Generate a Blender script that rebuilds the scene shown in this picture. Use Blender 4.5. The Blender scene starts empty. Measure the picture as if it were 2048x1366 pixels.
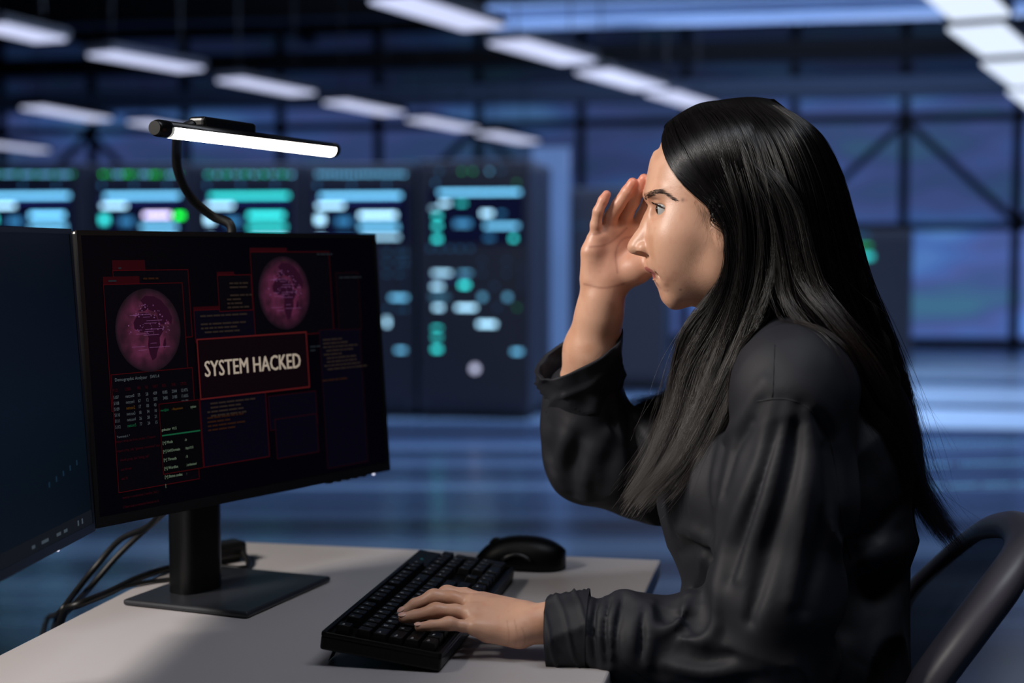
import bpy, bmesh, math, random
import numpy as np
from mathutils import Vector, Matrix, Quaternion
from math import sin, cos, pi, radians, sqrt, atan, atan2
random.seed(7)
C = bpy.context.scene.collection
SC = bpy.context.scene
F = 50.0 / 36.0 * 2048           # focal length in pixels of the 2048 x 1366 frame
PITCH = atan(183.0 / F)
CAMZ = 1.20
cp, sp = cos(PITCH), sin(PITCH)

def ray(u, v):
    x = (u - 1024.0) / F; y = -(v - 683.0) / F
    return Vector((x, cp + y * sp, -sp + y * cp))
def W(u, v, Y):
    r = ray(u, v); t = Y / r.y
    return Vector((r.x * t, Y, CAMZ + r.z * t))
def WZ(u, v, z):
    r = ray(u, v); t = (z - CAMZ) / r.z
    return Vector((r.x * t, r.y * t, z))

def lin(h):
    if isinstance(h, str):
        h = h.lstrip('#'); h = [int(h[i:i + 2], 16) / 255 for i in (0, 2, 4)]
    return tuple((c / 12.92 if c <= 0.04045 else ((c + 0.055) / 1.055) ** 2.4) for c in h)

# ------------------------------------------------------------------ camera, render look
cam = bpy.data.cameras.new('camera'); camo = bpy.data.objects.new('camera', cam); C.objects.link(camo)
cam.lens = 50; cam.sensor_width = 36; cam.clip_start = 0.05; cam.clip_end = 200
camo.location = (0, 0, CAMZ); camo.rotation_euler = (pi / 2 - PITCH, 0, 0)
cam.dof.use_dof = True; cam.dof.focus_distance = 1.665; cam.dof.aperture_fstop = 2.6
SC.camera = camo
SC.view_settings.view_transform = 'Standard'; SC.view_settings.look = 'None'
SC.view_settings.exposure = 0.0; SC.view_settings.gamma = 1.0
SC.view_settings.use_curve_mapping = False
SC.cycles.use_denoising = True
SC.cycles.max_bounces = 6; SC.cycles.diffuse_bounces = 3; SC.cycles.glossy_bounces = 3

# ------------------------------------------------------------------ materials
def mat(name, color, rough=0.5, metal=0.0, spec=0.5, bump=0.0, bscale=200.0, var=0.0, vscale=3.0, emit=None, estr=0.0, coat=0.0, sheen=0.0):
    m = bpy.data.materials.new(name); m.use_nodes = True
    nt = m.node_tree; b = nt.nodes['Principled BSDF']
    c = lin(color) if isinstance(color, str) else color
    b.inputs['Base Color'].default_value = (*c, 1)
    b.inputs['Roughness'].default_value = rough; b.inputs['Metallic'].default_value = metal
    b.inputs['Specular IOR Level'].default_value = spec
    b.inputs['Coat Weight'].default_value = coat
    b.inputs['Sheen Weight'].default_value = sheen
    if emit is not None:
        e = lin(emit) if isinstance(emit, str) else emit
        b.inputs['Emission Color'].default_value = (*e, 1); b.inputs['Emission Strength'].default_value = estr
    if bump or var:
        tc = nt.nodes.new('ShaderNodeTexCoord')
        if var:
            n = nt.nodes.new('ShaderNodeTexNoise'); n.inputs['Scale'].default_value = vscale; n.inputs['Detail'].default_value = 4
            nt.links.new(tc.outputs['Object'], n.inputs['Vector'])
            r = nt.nodes.new('ShaderNodeMapRange'); r.inputs[3].default_value = 1 - var; r.inputs[4].default_value = 1 + var
            nt.links.new(n.outputs['Fac'], r.inputs[0])
            mx = nt.nodes.new('ShaderNodeVectorMath'); mx.operation = 'SCALE'; mx.inputs[0].default_value = c
            nt.links.new(r.outputs[0], mx.inputs['Scale']); nt.links.new(mx.outputs[0], b.inputs['Base Color'])
        if bump:
            n2 = nt.nodes.new('ShaderNodeTexNoise'); n2.inputs['Scale'].default_value = bscale; n2.inputs['Detail'].default_value = 3
            nt.links.new(tc.outputs['Object'], n2.inputs['Vector'])
            bp = nt.nodes.new('ShaderNodeBump'); bp.inputs['Strength'].default_value = bump; bp.inputs['Distance'].default_value = 0.001
            nt.links.new(n2.outputs['Fac'], bp.inputs['Height']); nt.links.new(bp.outputs[0], b.inputs['Normal'])
    return m
def emis(name, color, s):
    return mat(name, (0.002, 0.002, 0.003), 0.6, spec=0.08, emit=color, estr=s)

# ------------------------------------------------------------------ mesh helpers
def link(name, me, mats=None, parent=None, smooth=False):
    o = bpy.data.objects.new(name, me); C.objects.link(o)
    for m in (mats if isinstance(mats, (list, tuple)) else [mats] if mats else []): me.materials.append(m)
    if smooth: me.polygons.foreach_set('use_smooth', [True] * len(me.polygons))
    if parent is not None:
        o.parent = parent; o.matrix_parent_inverse = parent.matrix_world.inverted()
    return o
def obj(name, bm, mats=None, parent=None, smooth=False, recalc=True):
    if recalc: bmesh.ops.recalc_face_normals(bm, faces=bm.faces)
    me = bpy.data.meshes.new(name); bm.to_mesh(me); bm.free()
    return link(name, me, mats, parent, smooth)
def empty(name, loc=(0, 0, 0), rotz=0.0):
    o = bpy.data.objects.new(name, None); C.objects.link(o); o.empty_display_size = 0.1
    o.location = loc; o.rotation_euler = (0, 0, rotz)
    o.matrix_world = Matrix.Translation(loc) @ Matrix.Rotation(rotz, 4, 'Z')
    return o
def tag(o, label=None, cat=None, group=None, kind=None):
    if label: o['label'] = label
    if cat: o['category'] = cat
    if group: o['group'] = group
    if kind: o['kind'] = kind
    return o
def BM(): return bmesh.new()
def frame(o, x, y, z):
    """matrix with given origin and axes"""
    m = Matrix.Identity(4)
    for i, a in enumerate((x, y, z)):
        for j in range(3): m[j][i] = a[j]
    for j in range(3): m[j][3] = o[j]
    return m
def box(bm, lo, hi, M=None, bev=0.0, seg=2, mi=0):
    lo = Vector(lo); hi = Vector(hi); s = hi - lo; c = (hi + lo) / 2
    t = bmesh.new()
    bmesh.ops.create_cube(t, size=1.0)
    for v in t.verts: v.co = Vector((v.co.x * s.x, v.co.y * s.y, v.co.z * s.z)) + c
    if bev: bmesh.ops.bevel(t, geom=list(t.edges), offset=bev, segments=seg, profile=0.5, affect='EDGES')
    add(bm, t, M, mi)
def add(bm, t, M=None, mi=0):
    if M is not None: bmesh.ops.transform(t, matrix=M, verts=t.verts)
    mp = [bm.verts.new(v.co) for v in t.verts]
    t.verts.index_update()
    for f in t.faces:
        try:
            nf = bm.faces.new([mp[v.index] for v in f.verts]); nf.material_index = mi; nf.smooth = f.smooth
        except ValueError: pass
    t.free()
def prism(bm, poly, z0, z1, M=None, bev=0.0, mi=0):
    t = bmesh.new()
    a = [t.verts.new((x, y, z0)) for x, y in poly]; b = [t.verts.new((x, y, z1)) for x, y in poly]
    n = len(poly)
    t.faces.new(a[::-1]); t.faces.new(b)
    for i in range(n): t.faces.new((a[i], a[(i + 1) % n], b[(i + 1) % n], b[i]))
    if bev: bmesh.ops.bevel(t, geom=list(t.edges), offset=bev, segments=2, profile=0.5, affect='EDGES')
    add(bm, t, M, mi)
def rrect(x0, y0, x1, y1, r, n=5):
    pts = []
    for cx, cy, a0 in ((x1 - r, y1 - r, 0), (x0 + r, y1 - r, 90), (x0 + r, y0 + r, 180), (x1 - r, y0 + r, 270)):
        for i in range(n + 1):
            a = radians(a0 + 90 * i / n); pts.append((cx + r * cos(a), cy + r * sin(a)))
    return pts
def quad(bm, a, b, c, d, mi=0):
    f = bm.faces.new([bm.verts.new(p) for p in (a, b, c, d)]); f.material_index = mi
def catmull(P, n):
    P = [Vector(p) for p in P]; Q = [P[0] * 2 - P[1]] + P + [P[-1] * 2 - P[-2]]
    out = []
    for i in range(len(P) - 1):
        p0, p1, p2, p3 = Q[i:i + 4]
        for k in range(n):
            t = k / n
            out.append(0.5 * ((2 * p1) + (p2 - p0) * t + (2 * p0 - 5 * p1 + 4 * p2 - p3) * t * t + (3 * p1 - p0 - 3 * p2 + p3) * t ** 3))
    out.append(P[-1]); return out
def tube(bm, pts, r, seg=12, mi=0, sq=(1, 1), closed=False, up=None):
    pts = [Vector(p) for p in pts]; n = len(pts)
    rr = r if callable(r) else (lambda i: r)
    prev = None; rings = []
    for i, p in enumerate(pts):
        if closed: d = pts[(i + 1) % n] - pts[i - 1]
        else: d = pts[min(i + 1, n - 1)] - pts[max(i - 1, 0)]
        d.normalize()
        if prev is None:
            u = up if up else (Vector((0, 0, 1)) if abs(d.z) < 0.9 else Vector((1, 0, 0)))
            u = (u - d * u.dot(d)).normalized()
        else: u = (prev - d * prev.dot(d)).normalized()
        prev = u; w = d.cross(u); q = rr(i)
        rings.append([bm.verts.new(p + u * (q * sq[0] * cos(2 * pi * k / seg)) + w * (q * sq[1] * sin(2 * pi * k / seg))) for k in range(seg)])
    m = n if closed else n - 1
    for i in range(m):
        A, B = rings[i], rings[(i + 1) % n]
        for k in range(seg):
            f = bm.faces.new((A[k], A[(k + 1) % seg], B[(k + 1) % seg], B[k])); f.smooth = True; f.material_index = mi
    if not closed:
        for R in (rings[0][::-1], rings[-1]):
            f = bm.faces.new(R); f.material_index = mi
def sphere(bm, c, r, seg=20, M=None, mi=0):
    t = bmesh.new(); bmesh.ops.create_uvsphere(t, u_segments=seg, v_segments=seg // 2, radius=1.0)
    rr = r if isinstance(r, (tuple, list, Vector)) else (r, r, r)
    for v in t.verts: v.co = Vector((v.co.x * rr[0] + c[0], v.co.y * rr[1] + c[1], v.co.z * rr[2] + c[2]))
    for f in t.faces: f.smooth = True
    add(bm, t, M, mi)
def text(bm, s, size, M, ext=0.0, mi=0, align='LEFT', sx=1.0):
    cu = bpy.data.curves.new('t', 'FONT'); cu.body = s; cu.size = size; cu.extrude = ext; cu.align_x = align; cu.resolution_u = 2
    o = bpy.data.objects.new('t', cu); me = o.to_mesh()
    t = bmesh.new(); t.from_mesh(me); o.to_mesh_clear()
    bpy.data.objects.remove(o); bpy.data.curves.remove(cu)
    if sx != 1.0:
        for v in t.verts: v.co.x *= sx
    add(bm, t, M, mi)
# ================================================================== THE HALL
# the hall (and the desk) stand at about 10 degrees to the picture: room axes e1 (along the window wall), e2 (towards it)
E1 = Vector((0.985, -0.173, 0)).normalized(); E2 = Vector((0.173, 0.985, 0)).normalized(); EZ = Vector((0, 0, 1))
def RM(r, t, z): return E1 * r + E2 * t + EZ * z
RMAT = frame((0, 0, 0), E1, E2, EZ)
WT, R0, PS = 18.6, -9.16, 1.363          # window wall distance, first post, post spacing

# floor: dark blue polished tiles; reflected light streaks put into the colour as bands
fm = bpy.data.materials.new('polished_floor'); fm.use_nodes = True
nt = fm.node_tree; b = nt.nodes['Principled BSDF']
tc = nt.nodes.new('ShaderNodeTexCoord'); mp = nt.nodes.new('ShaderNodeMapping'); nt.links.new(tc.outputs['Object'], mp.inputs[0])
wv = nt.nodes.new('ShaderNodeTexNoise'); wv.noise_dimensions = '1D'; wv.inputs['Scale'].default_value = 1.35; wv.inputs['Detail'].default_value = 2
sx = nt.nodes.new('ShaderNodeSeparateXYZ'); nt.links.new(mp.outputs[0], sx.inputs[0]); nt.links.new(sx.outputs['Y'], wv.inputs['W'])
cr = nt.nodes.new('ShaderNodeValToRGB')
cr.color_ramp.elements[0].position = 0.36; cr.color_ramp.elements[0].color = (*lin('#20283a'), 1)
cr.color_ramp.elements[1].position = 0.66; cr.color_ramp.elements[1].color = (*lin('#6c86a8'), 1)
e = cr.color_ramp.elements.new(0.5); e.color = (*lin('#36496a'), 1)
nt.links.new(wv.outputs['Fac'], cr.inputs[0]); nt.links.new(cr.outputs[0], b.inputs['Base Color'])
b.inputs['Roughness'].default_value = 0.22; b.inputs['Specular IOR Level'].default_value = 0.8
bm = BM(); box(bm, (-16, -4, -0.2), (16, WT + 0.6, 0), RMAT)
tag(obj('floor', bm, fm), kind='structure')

M_steel = mat('dark_painted_steel', '#10131c', 0.5, 0.2, var=0.15)
M_beam = mat('grey_blue_steel', '#3a4a63', 0.4, 0.3)
M_ceil = mat('dark_ceiling', '#0d0f16', 0.8, var=0.2)
M_wall = mat('dark_blue_wall', '#2b3c5c', 0.6, var=0.1)
bm = BM(); box(bm, (-16, -4, 4.9), (16, WT + 0.6, 5.1), RMAT); tag(obj('ceiling', bm, M_ceil), kind='structure')
bm = BM(); box(bm, (-16, WT + 0.15, 0), (16, WT + 0.6, 4.9), RMAT); tag(obj('wall_back', bm, M_wall), kind='structure')
bm = BM(); box(bm, (-16.3, -4, 0), (-16, WT + 0.6, 4.9), RMAT); tag(obj('wall_left', bm, M_ceil), kind='structure')
bm = BM(); box(bm, (16, -4, 0), (16.3, WT + 0.6, 4.9), RMAT); tag(obj('wall_right', bm, M_ceil), kind='structure')
bm = BM(); box(bm, (-16, -4.3, 0), (16, -4, 4.9), RMAT); tag(obj('wall_front', bm, M_ceil), kind='structure')

# glowing frosted panes: dusk light behind blinds, hue wandering from teal to violet along the wall
def pane_mat(name, strength):
    m = bpy.data.materials.new(name); m.use_nodes = True; nt = m.node_tree; b = nt.nodes['Principled BSDF']
    b.inputs['Base Color'].default_value = (0.02, 0.03, 0.05, 1); b.inputs['Roughness'].default_value = 0.4
    tc = nt.nodes.new('ShaderNodeTexCoord')
    mp = nt.nodes.new('ShaderNodeMapping'); mp.inputs['Scale'].default_value = (0.28, 0.28, 0.9); nt.links.new(tc.outputs['Object'], mp.inputs[0])
    n = nt.nodes.new('ShaderNodeTexNoise'); n.inputs['Scale'].default_value = 1.6; n.inputs['Detail'].default_value = 2; nt.links.new(mp.outputs[0], n.inputs['Vector'])
    cr = nt.nodes.new('ShaderNodeValToRGB'); els = cr.color_ramp.elements
    els[0].position = 0.3; els[0].color = (*lin('#3d6c8c'), 1)
    els[1].position = 0.7; els[1].color = (*lin('#5a8ccc'), 1)
    for p, c in ((0.42, '#3e568c'), (0.5, '#4a5c9c'), (0.58, '#4468ae')):
        e = els.new(p); e.color = (*lin(c), 1)
    nt.links.new(n.outputs['Fac'], cr.inputs[0]); nt.links.new(cr.outputs[0], b.inputs['Emission Color'])
    b.inputs['Emission Strength'].default_value = strength
    return m
P_low = [pane_mat('lit_window_pane_%d' % k, s) for k, s in enumerate((0.6, 0.7, 0.95, 1.6))]
P_mid = [pane_mat('lit_clerestory_pane_%d' % k, s) for k, s in enumerate((0.5, 0.4, 0.6, 1.0))]
P_top = [pane_mat('dim_top_pane_%d' % k, s) for k, s in enumerate((0.10, 0.08, 0.10, 0.14))]
TI = [(0.10, 1.44), (1.54, 2.80), (2.90, 3.10), (3.30, 4.10)]
nw = 0
for i in range(-3, 14):
    r0 = R0 + PS * i; r1 = r0 + PS
    k = 0 if i < 4 else 1 if i < 6 else 2 if i < 9 else 3
    nw += 1
    bm = BM()
    for z in (0.05, 1.49, 2.85, 3.18, 4.15):
        h = 0.05 if z < 4 else 0.08
        box(bm, (r0, WT - 0.06, z - h), (r1, WT + 0.06, z + h), RMAT)
    box(bm, (r0 - 0.055, WT - 0.10, 0), (r0 + 0.055, WT + 0.06, 4.9), RMAT)
    w = obj('window_%d' % nw, bm, M_steel); tag(w, kind='structure')
    for (z0, z1), ms in zip(TI, (P_low, P_mid, P_mid, P_top)):
        bm = BM(); box(bm, (r0 + 0.055, WT - 0.01, z0), (r1 - 0.055, WT + 0.02, z1), RMAT)
        obj('pane', bm, ms[k], w)
# bracing across the window wall
nt_ = 0
def bar_between(bm, a, b, w, d):
    a = Vector(a); b = Vector(b); z = (b - a); L = z.length; z.normalize()
    y = E2; x = y.cross(z).normalized()
    box(bm, (-w / 2, -d / 2, 0), (w / 2, d / 2, L), frame(a, x, y, z))
for i in (0, 4, 8, 10):
    for sgn in (-1, 1):
        nt_ += 1; bm = BM()
        a = RM(R0 + PS * i, WT - 0.16, 2.80); c = RM(R0 + PS * (i + sgn), WT - 0.16, 1.52)
        bar_between(bm, a, c, 0.085, 0.06)
        tag(obj('trim_%d' % nt_, bm, M_steel), kind='structure')
# cross beams (the lit look of the pale ones is put into their colour)
def beam(r0, r1, t, z0, z1, dep=0.18, m=M_beam):
    global nt_
    nt_ += 1; bm = BM(); box(bm, (r0, t - dep / 2, z0), (r1, t + dep / 2, z1), RMAT)
    # flanges
    box(bm, (r0, t - dep * 0.8, z0 - 0.03), (r1, t + dep * 0.8, z0), RMAT); box(bm, (r0, t - dep * 0.8, z1), (r1, t + dep * 0.8, z1 + 0.03), RMAT)
    return tag(obj('trim_%d' % nt_, bm, m), kind='structure')
beam(-13, 15, WT - 0.35, 3.12, 3.30, m=mat('lit_look_beam', '#7388aa', 0.4))
M_beaml = mat('lit_look_beam', '#8ea6cc', 0.4)
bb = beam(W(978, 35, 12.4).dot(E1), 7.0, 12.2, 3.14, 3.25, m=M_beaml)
beam(-13, 15, 9.6, 4.1, 4.5, m=M_steel)
beam(-13, 15, 15.2, 3.75, 4.05, m=M_steel)
beam(-13, 15, 17.2, 3.45, 3.62, m=M_steel)
# roof trusses running towards the window wall
for r in (-9, -6, -3, 0.4, 3.4, 6.4):
    nt_ += 1; bm = BM()
    box(bm, (r - 0.06, 3, 4.55), (r + 0.06, WT, 4.7), RMAT); box(bm, (r - 0.06, 3, 3.95), (r + 0.06, WT, 4.05), RMAT)
    for k in range(9):
        t0 = 3 + k * 1.7
        for (p, q) in (((t0, 4.0), (t0 + 0.85, 4.6)), ((t0 + 0.85, 4.6), (t0 + 1.7, 4.0))):
            a = RM(r, p[0], p[1]); c = RM(r, q[0], q[1]); z = (c - a); L = z.length; z.normalize(); x = E1; y = z.cross(x)
            box(bm, (-0.04, -0.04, 0), (0.04, 0.04, L), frame(a, x, y, z))
    tag(obj('trim_%d' % nt_, bm, M_steel), kind='structure')
# wall panel beside the racks; the blue light on it is put in as glow
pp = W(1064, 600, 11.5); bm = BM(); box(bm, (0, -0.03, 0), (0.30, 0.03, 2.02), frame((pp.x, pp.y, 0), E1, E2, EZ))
M_panel = mat('blue_lit_panel', '#56698c', 0.35, emit='#47628f', estr=0.8)
pw = obj('lit_partition', bm, M_panel); tag(pw, 'tall partition panel, its blue light put in as glow, between the server racks and the dark cabinet', 'partition')

# ------------------------------------------------------------------ hanging linear lights
M_house = mat('dark_light_housing', '#1a1d28', 0.5)
M_diff = emis('light_diffuser', '#c6cdee', 1.2)
M_diffr = emis('bright_light_diffuser', '#d6e2f6', 1.2)
def ceiling_light(a, b, width, label, group, md, down=True):
    """a, b: world end points of the diffuser"""
    a = Vector(a); b = Vector(b); d = (b - a); L = d.length; d.normalize()
    x = d.cross(EZ).normalized(); z = x.cross(d).normalized()
    root = empty('ceiling_light', (a + b) / 2); tag(root, label, 'ceiling light', group)
    M = frame(a, d, -x, z)
    bm = BM(); box(bm, (-0.03, -width / 2 - 0.015, 0.012), (L + 0.03, width / 2 + 0.015, 0.07), M, 0.008); obj('housing', bm, M_house, root)
    bm = BM(); box(bm, (0, -width / 2, -0.012), (L, width / 2, 0.0115), M, 0.008); obj('diffuser', bm, md, root)
    for s in (0.12, 0.88):
        p = a + d * (L * s) + z * 0.07
        bm = BM(); tube(bm, [p, Vector((p.x, p.y, 4.9))], 0.006, 6); obj('hanging_rod', bm, M_steel, root)
    return root
def roof_Y(v, K=5000.0): return K / (560.0 - v)
rows = [
    ('left row', [(-30, 50, 108, 82), (192, 106, 392, 141), (452, 158, 614, 189), (665, 203, 792, 228), (830, 238, 940, 259), (970, 266, 1062, 285)], 0.24),
    ('far left row', [(58, 214, 208, 240), (272, 243, 385, 262)], 0.24),
    ('lowest row at the far left', [(-60, 283, 92, 302)], 0.20),
    ('middle row', [(772, -4, 975, 58), (1008, 82, 1163, 126), (1180, 141, 1307, 178), (1318, 185, 1410, 213)], 0.27),
]
ords = ['nearest', 'second', 'third', 'fourth', 'fifth', 'sixth']
for nm, L, w in rows:
    for k, (u0, v0, u1, v1) in enumerate(L):
        Ya, Yb = roof_Y(v0), roof_Y(v1)
        lab = ('white linear ceiling light of the %s, the only one there' % nm) if len(L) == 1 else '%s white linear ceiling light counted from the near end of the %s' % (ords[k], nm)
        A_, B_ = W(u0, v0, Ya), W(u1, v1, Yb)
        ceiling_light(A_.lerp(B_, .04), A_.lerp(B_, .95), w * 1.2, lab, 'hanging linear ceiling lights', M_diff)
# right row: nearer, wider panels
for k, (u0, v0, u1, v1) in enumerate([(1893, -30, 1961, 33), (1950, 54, 2016, 106), (2012, 125, 2068, 170), (2058, 182, 2106, 221)]):
    Ya, Yb = 4200 / (590.0 - v0), 4200 / (590.0 - v1)
    ceiling_light(W(u0, v0, Ya), W(u1, v1, Yb), 0.30, '%s bright ceiling panel light counted from the near end of the right-hand row' % ords[k], 'bright panel lights above the window wall', M_diffr)

# ------------------------------------------------------------------ server racks
M_rack = mat('rack_black_steel', '#34394a', 0.45, 0.1, var=0.06, vscale=2)
M_rackf = mat('rack_front_panel', '#2c303f', 0.4, 0.1)
COL = {'b': '#6fc3f2', 'w': '#a9e0ff', 't': '#35cfd0', 'g': '#17d83c', 'd': '#2f6f9f', 'k': '#27307e', 'p': '#d8cfff', 'e': '#1f9a5a', 'n': '#2b4aa8', 'q': '#c8ccec'}
EMc = {}
def E_(k, s):
    key = (k, s)
    if key not in EMc: EMc[key] = emis('indicator_glow_%s_%d' % (k, int(s * 10)), COL[k], s)
    return EMc[key]
RY = 10.25
CO = Vector((0, 0, CAMZ))
def rack(u0, u1, vtop, vbot, leds, lines, dots, label, name='server_rack', group=None, depth=1.0, Yc=RY, cat='server rack'):
    """cabinet whose front spans pixels u0..u1 at distance Yc; contents given in (u,v) of the photograph and turned into metres on the front face"""
    # front plane through W(uc, *, Yc), parallel to E1
    uc = (u0 + u1) / 2; rr_ = ray(uc, 600); pc = CO + rr_ * ((W(620, 600, Yc) - CO).dot(E2) / rr_.dot(E2))
    def on(u, v):
        r = ray(u, v); o = Vector((0, 0, CAMZ)); t = (pc - o).dot(E2) / r.dot(E2); p = o + r * t
        return (p - pc).dot(E1), p.z
    x0, x1 = on(u0, 600)[0], on(u1, 600)[0]; zt = on(uc, vtop)[1]
    root = empty(name, (pc.x, pc.y, 0)); tag(root, label, cat, group)
    Mf = frame((pc.x, pc.y, 0), E1, E2, EZ)
    bm = BM(); box(bm, (x0 + 0.008, 0.0, 0.06), (x1 - 0.008, depth, zt), Mf, 0.01); obj('cabinet', bm, M_rack, root)
    bm = BM(); box(bm, (x0 + 0.03, 0.03, 0), (x1 - 0.03, depth - 0.03, 0.06), Mf); obj('plinth', bm, M_steel, root)
    bm = BM(); box(bm, (x0 + 0.045, -0.018, 0.12), (x1 - 0.045, -0.001, zt - 0.06), Mf, 0.004)
    door = obj('door', bm, M_rackf, root)
    bm = BM(); box(bm, (x1 - 0.075, -0.045, 0.9), (x1 - 0.060, -0.0185, 1.1), Mf, 0.003); obj('handle', bm, M_beam, door)
    bm = BM()
    for (u, v, k, s) in leds:
        x, z = on(u, v); box(bm, (x - 0.007, -0.026, z - 0.007), (x + 0.007, -0.0181, z + 0.007), Mf)
    if len(lines) > 8:
        xa, za = on(min(l[0] for l in lines) - 3, 376); xb, zb = on(max(l[1] for l in lines) + 3, 488)
        bm.free(); bm = BM(); box(bm, (xa, -0.0205, zb), (xb, -0.0182, za), Mf); obj('halo_plate', bm, E_('k', 0.09), root); bm = BM()  # blue halo of the bright lights, added as a glowing plate
    if leds:
        bm.free()
        for (u, v, k, s) in leds:
            x, z = on(u, v); bm = BM(); box(bm, (x - 0.007, -0.026, z - 0.007), (x + 0.007, -0.0181, z + 0.007), Mf)
            obj('indicator_lamp', bm, E_(k, s * 0.9), root)
    else: bm.free()
    for (ua, ub, va, vb, k, s) in lines:
        if k != 'k':
            h_ = vb - va; c_ = (va + vb) / 2; hn = max(4.0, h_ * 0.5); s = s * min(3.0, h_ / hn * 0.95); va, vb = c_ - hn / 2, c_ + hn / 2; wn = min(8.0, (ub - ua) * 0.25); ua += wn * .3; ub -= wn * .3
        xa, za = on(ua, va); xb, zb = on(ub, vb)
        bm = BM(); box(bm, (xa, -0.024, zb), (xb, -0.0181, za), Mf); obj('status_display', bm, E_(k, s), root)
    for (u, v, rad, k, s) in dots:
        x, z = on(u, v); bm = BM(); sphere(bm, (x, -0.021, z), (rad, 0.006, rad), 12, Mf); obj('indicator_lamp', bm, E_(k, s), root)
    return root
rs = random.Random(3)
def led_row(ua, ub, v, step, cols, s=6.0):
    L = []; u = ua; i = 0
    while u <= ub:
        L.append((u, v + rs.uniform(-0.6, 0.6), cols[i % len(cols)] if isinstance(cols, str) else 'b', s)); u += step; i += 1
    return L
def content(x, w, cols, top, hot):
    """the status blocks of one rack: x is the left pixel of its display column, w the width in pixels"""
    f = w / 190.0
    leds = led_row(x + 8, x + w - 10, 349, 9.5 * f, top, 3.2) + [(x + 6, 371, 'd', 3), (x + 75 * f, 371, 'd', 3), (x + 145 * f, 371, 'd', 3)]
    a, b_, c, d, e_ = cols
    lines = [(x + 10, x + w - 14, 386, 398, a, 1.5),
             (x + 4, x + 62 * f, 405, 418, b_, 1.7), (x + 2, x + 22 * f, 424, 455, c, 1.35), (x + 88 * f, x + w - 24, 423, 438, d, 1.9),
             (x + 42 * f, x + 76 * f, 430, 456, 'd', 0.9), (x + 88 * f, x + w - 20, 446, 462, e_, 1.2), (x + 2, x + w - 20, 412, 464, 'k', 0.5)]
    lines = [l for l in lines]
    # keep the dark-blue glow plate behind the bright blocks
    kp = lines.pop(); lines.append((kp[0], kp[1], 401, 404, 'k', 1.2))
    lines += [(x + 4, x + 24 * f, 470, 482, c, 1.2), (x + 40 * f, x + 80 * f, 470, 480, 'd', 0.8), (x + 96 * f, x + w - 18, 468, 480, b_, 1.0)]
    return leds, lines
rk = []
for (u0, u1, x, w, cols, top, hot, lab) in (
    (-260, -36, -250, 190, 'bwtbb', 'bbdb', None, 'server rack at the far left end of the row, mostly cut by the picture edge'),
    (-33, 178, -24, 182, 'bwtbb', 'bbeb', None, 'server rack with a blue display bar, behind the left monitor'),
    (181, 392, 200, 178, 'bwtpb', 'geebbg', 'g', 'server rack with one vivid green display block'),
    (395, 608, 410, 186, 'twctt'.replace('c', 'w'), 'tebe', None, 'server rack with teal display bars, behind the lamp neck'),
    (611, 832, 630, 190, 'bwwwb', 'bbbb', None, 'server rack with pale blue displays just right of the lamp'),
    ):
    leds, lines = content(x, w, cols, top, hot)
    dots = []
    if hot: lines.append((351, 371, 423, 440, 'g', 2.6)); lines[3] = (288, 346, 423, 438, 'p', 1.9)
    if u0 == 611:
        lines += [(780, 818, 588, 602, 'b', 1.0), (792, 814, 694, 706, 'b', 1.0), (772, 780, 640, 655, 'w', 1.6)]
        dots += [(775, 640, 0.02, 'w', 1.6)]
        leds = leds + [(u, v, 'd', 1.5) for u in (775, 800, 812) for v in (505, 525, 548, 618)]
    rk.append(rack(u0, u1, 328, 835, leds, lines, dots, lab, group='server racks in the long row'))
# the last rack of the row has a busier face
leds = [(880, 343, 'd', 2), (925, 343, 'e', 3), (947, 343, 'e', 3), (980, 343, 'b', 2.4), (1003, 343, 'd', 1.5), (872, 366, 'd', 3), (1034, 366, 'e', 2)]
leds += [(u, v, 'd', 2.0) for u in (862, 882, 902, 921, 941) for v in (497,)]
leds += [(u, v, 'd', 0.9) for u in (965, 1014) for v in (522, 546)] + [(990, 572, 'd', 1.0), (1035, 615, 'e', 1.6), (995, 615, 'd', 1)]
lines = [(876, 1044, 380, 390, 'b', 1.5), (880, 902, 402, 412, 'w', 1.9), (915, 934, 402, 412, 't', 1.1),
         (868, 884, 426, 438, 't', 1.5), (868, 884, 446, 458, 't', 1.7), (868, 884, 470, 486, 't', 1.6), (862, 880, 414, 420, 'w', 1.2),
         (962, 988, 420, 434, 'w', 1.7), (995, 1012, 422, 432, 'd', 0.9), (968, 1040, 446, 458, 'b', 1.3), (970, 990, 470, 482, 'd', 0.9), (1022, 1034, 470, 484, 't', 1.6),
         (908, 945, 436, 458, 'd', 1.1), (908, 942, 449, 452, 'b', 1.4),
         (865, 905, 540, 552, 'w', 1.2), (918, 945, 542, 550, 'b', 0.8), (864, 888, 566, 580, 'w', 1.3), (920, 940, 562, 578, 't', 1.8),
         (868, 888, 608, 622, 'w', 1.4), (912, 955, 608, 622, 'w', 1.5), (955, 995, 640, 656, 'w', 1.5),
         (866, 884, 652, 660, 't', 1.4), (866, 884, 670, 678, 't', 1.5), (866, 884, 690, 706, 't', 1.5), (860, 900, 592, 596, 'b', 0.8),
         (1024, 1046, 696, 710, 'b', 1.0), (862, 940, 558, 560, 'k', 1.2)]
dots = [(966, 594, 0.022, 'b', 1.0), (1016, 594, 0.022, 'b', 1.0), (951, 737, 0.03, 'q', 1.4)]
rk.append(rack(835, 1062, 320, 835, leds, lines, dots, 'server rack at the right end of the row with a pale round lamp low down', group='server racks in the long row'))

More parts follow.
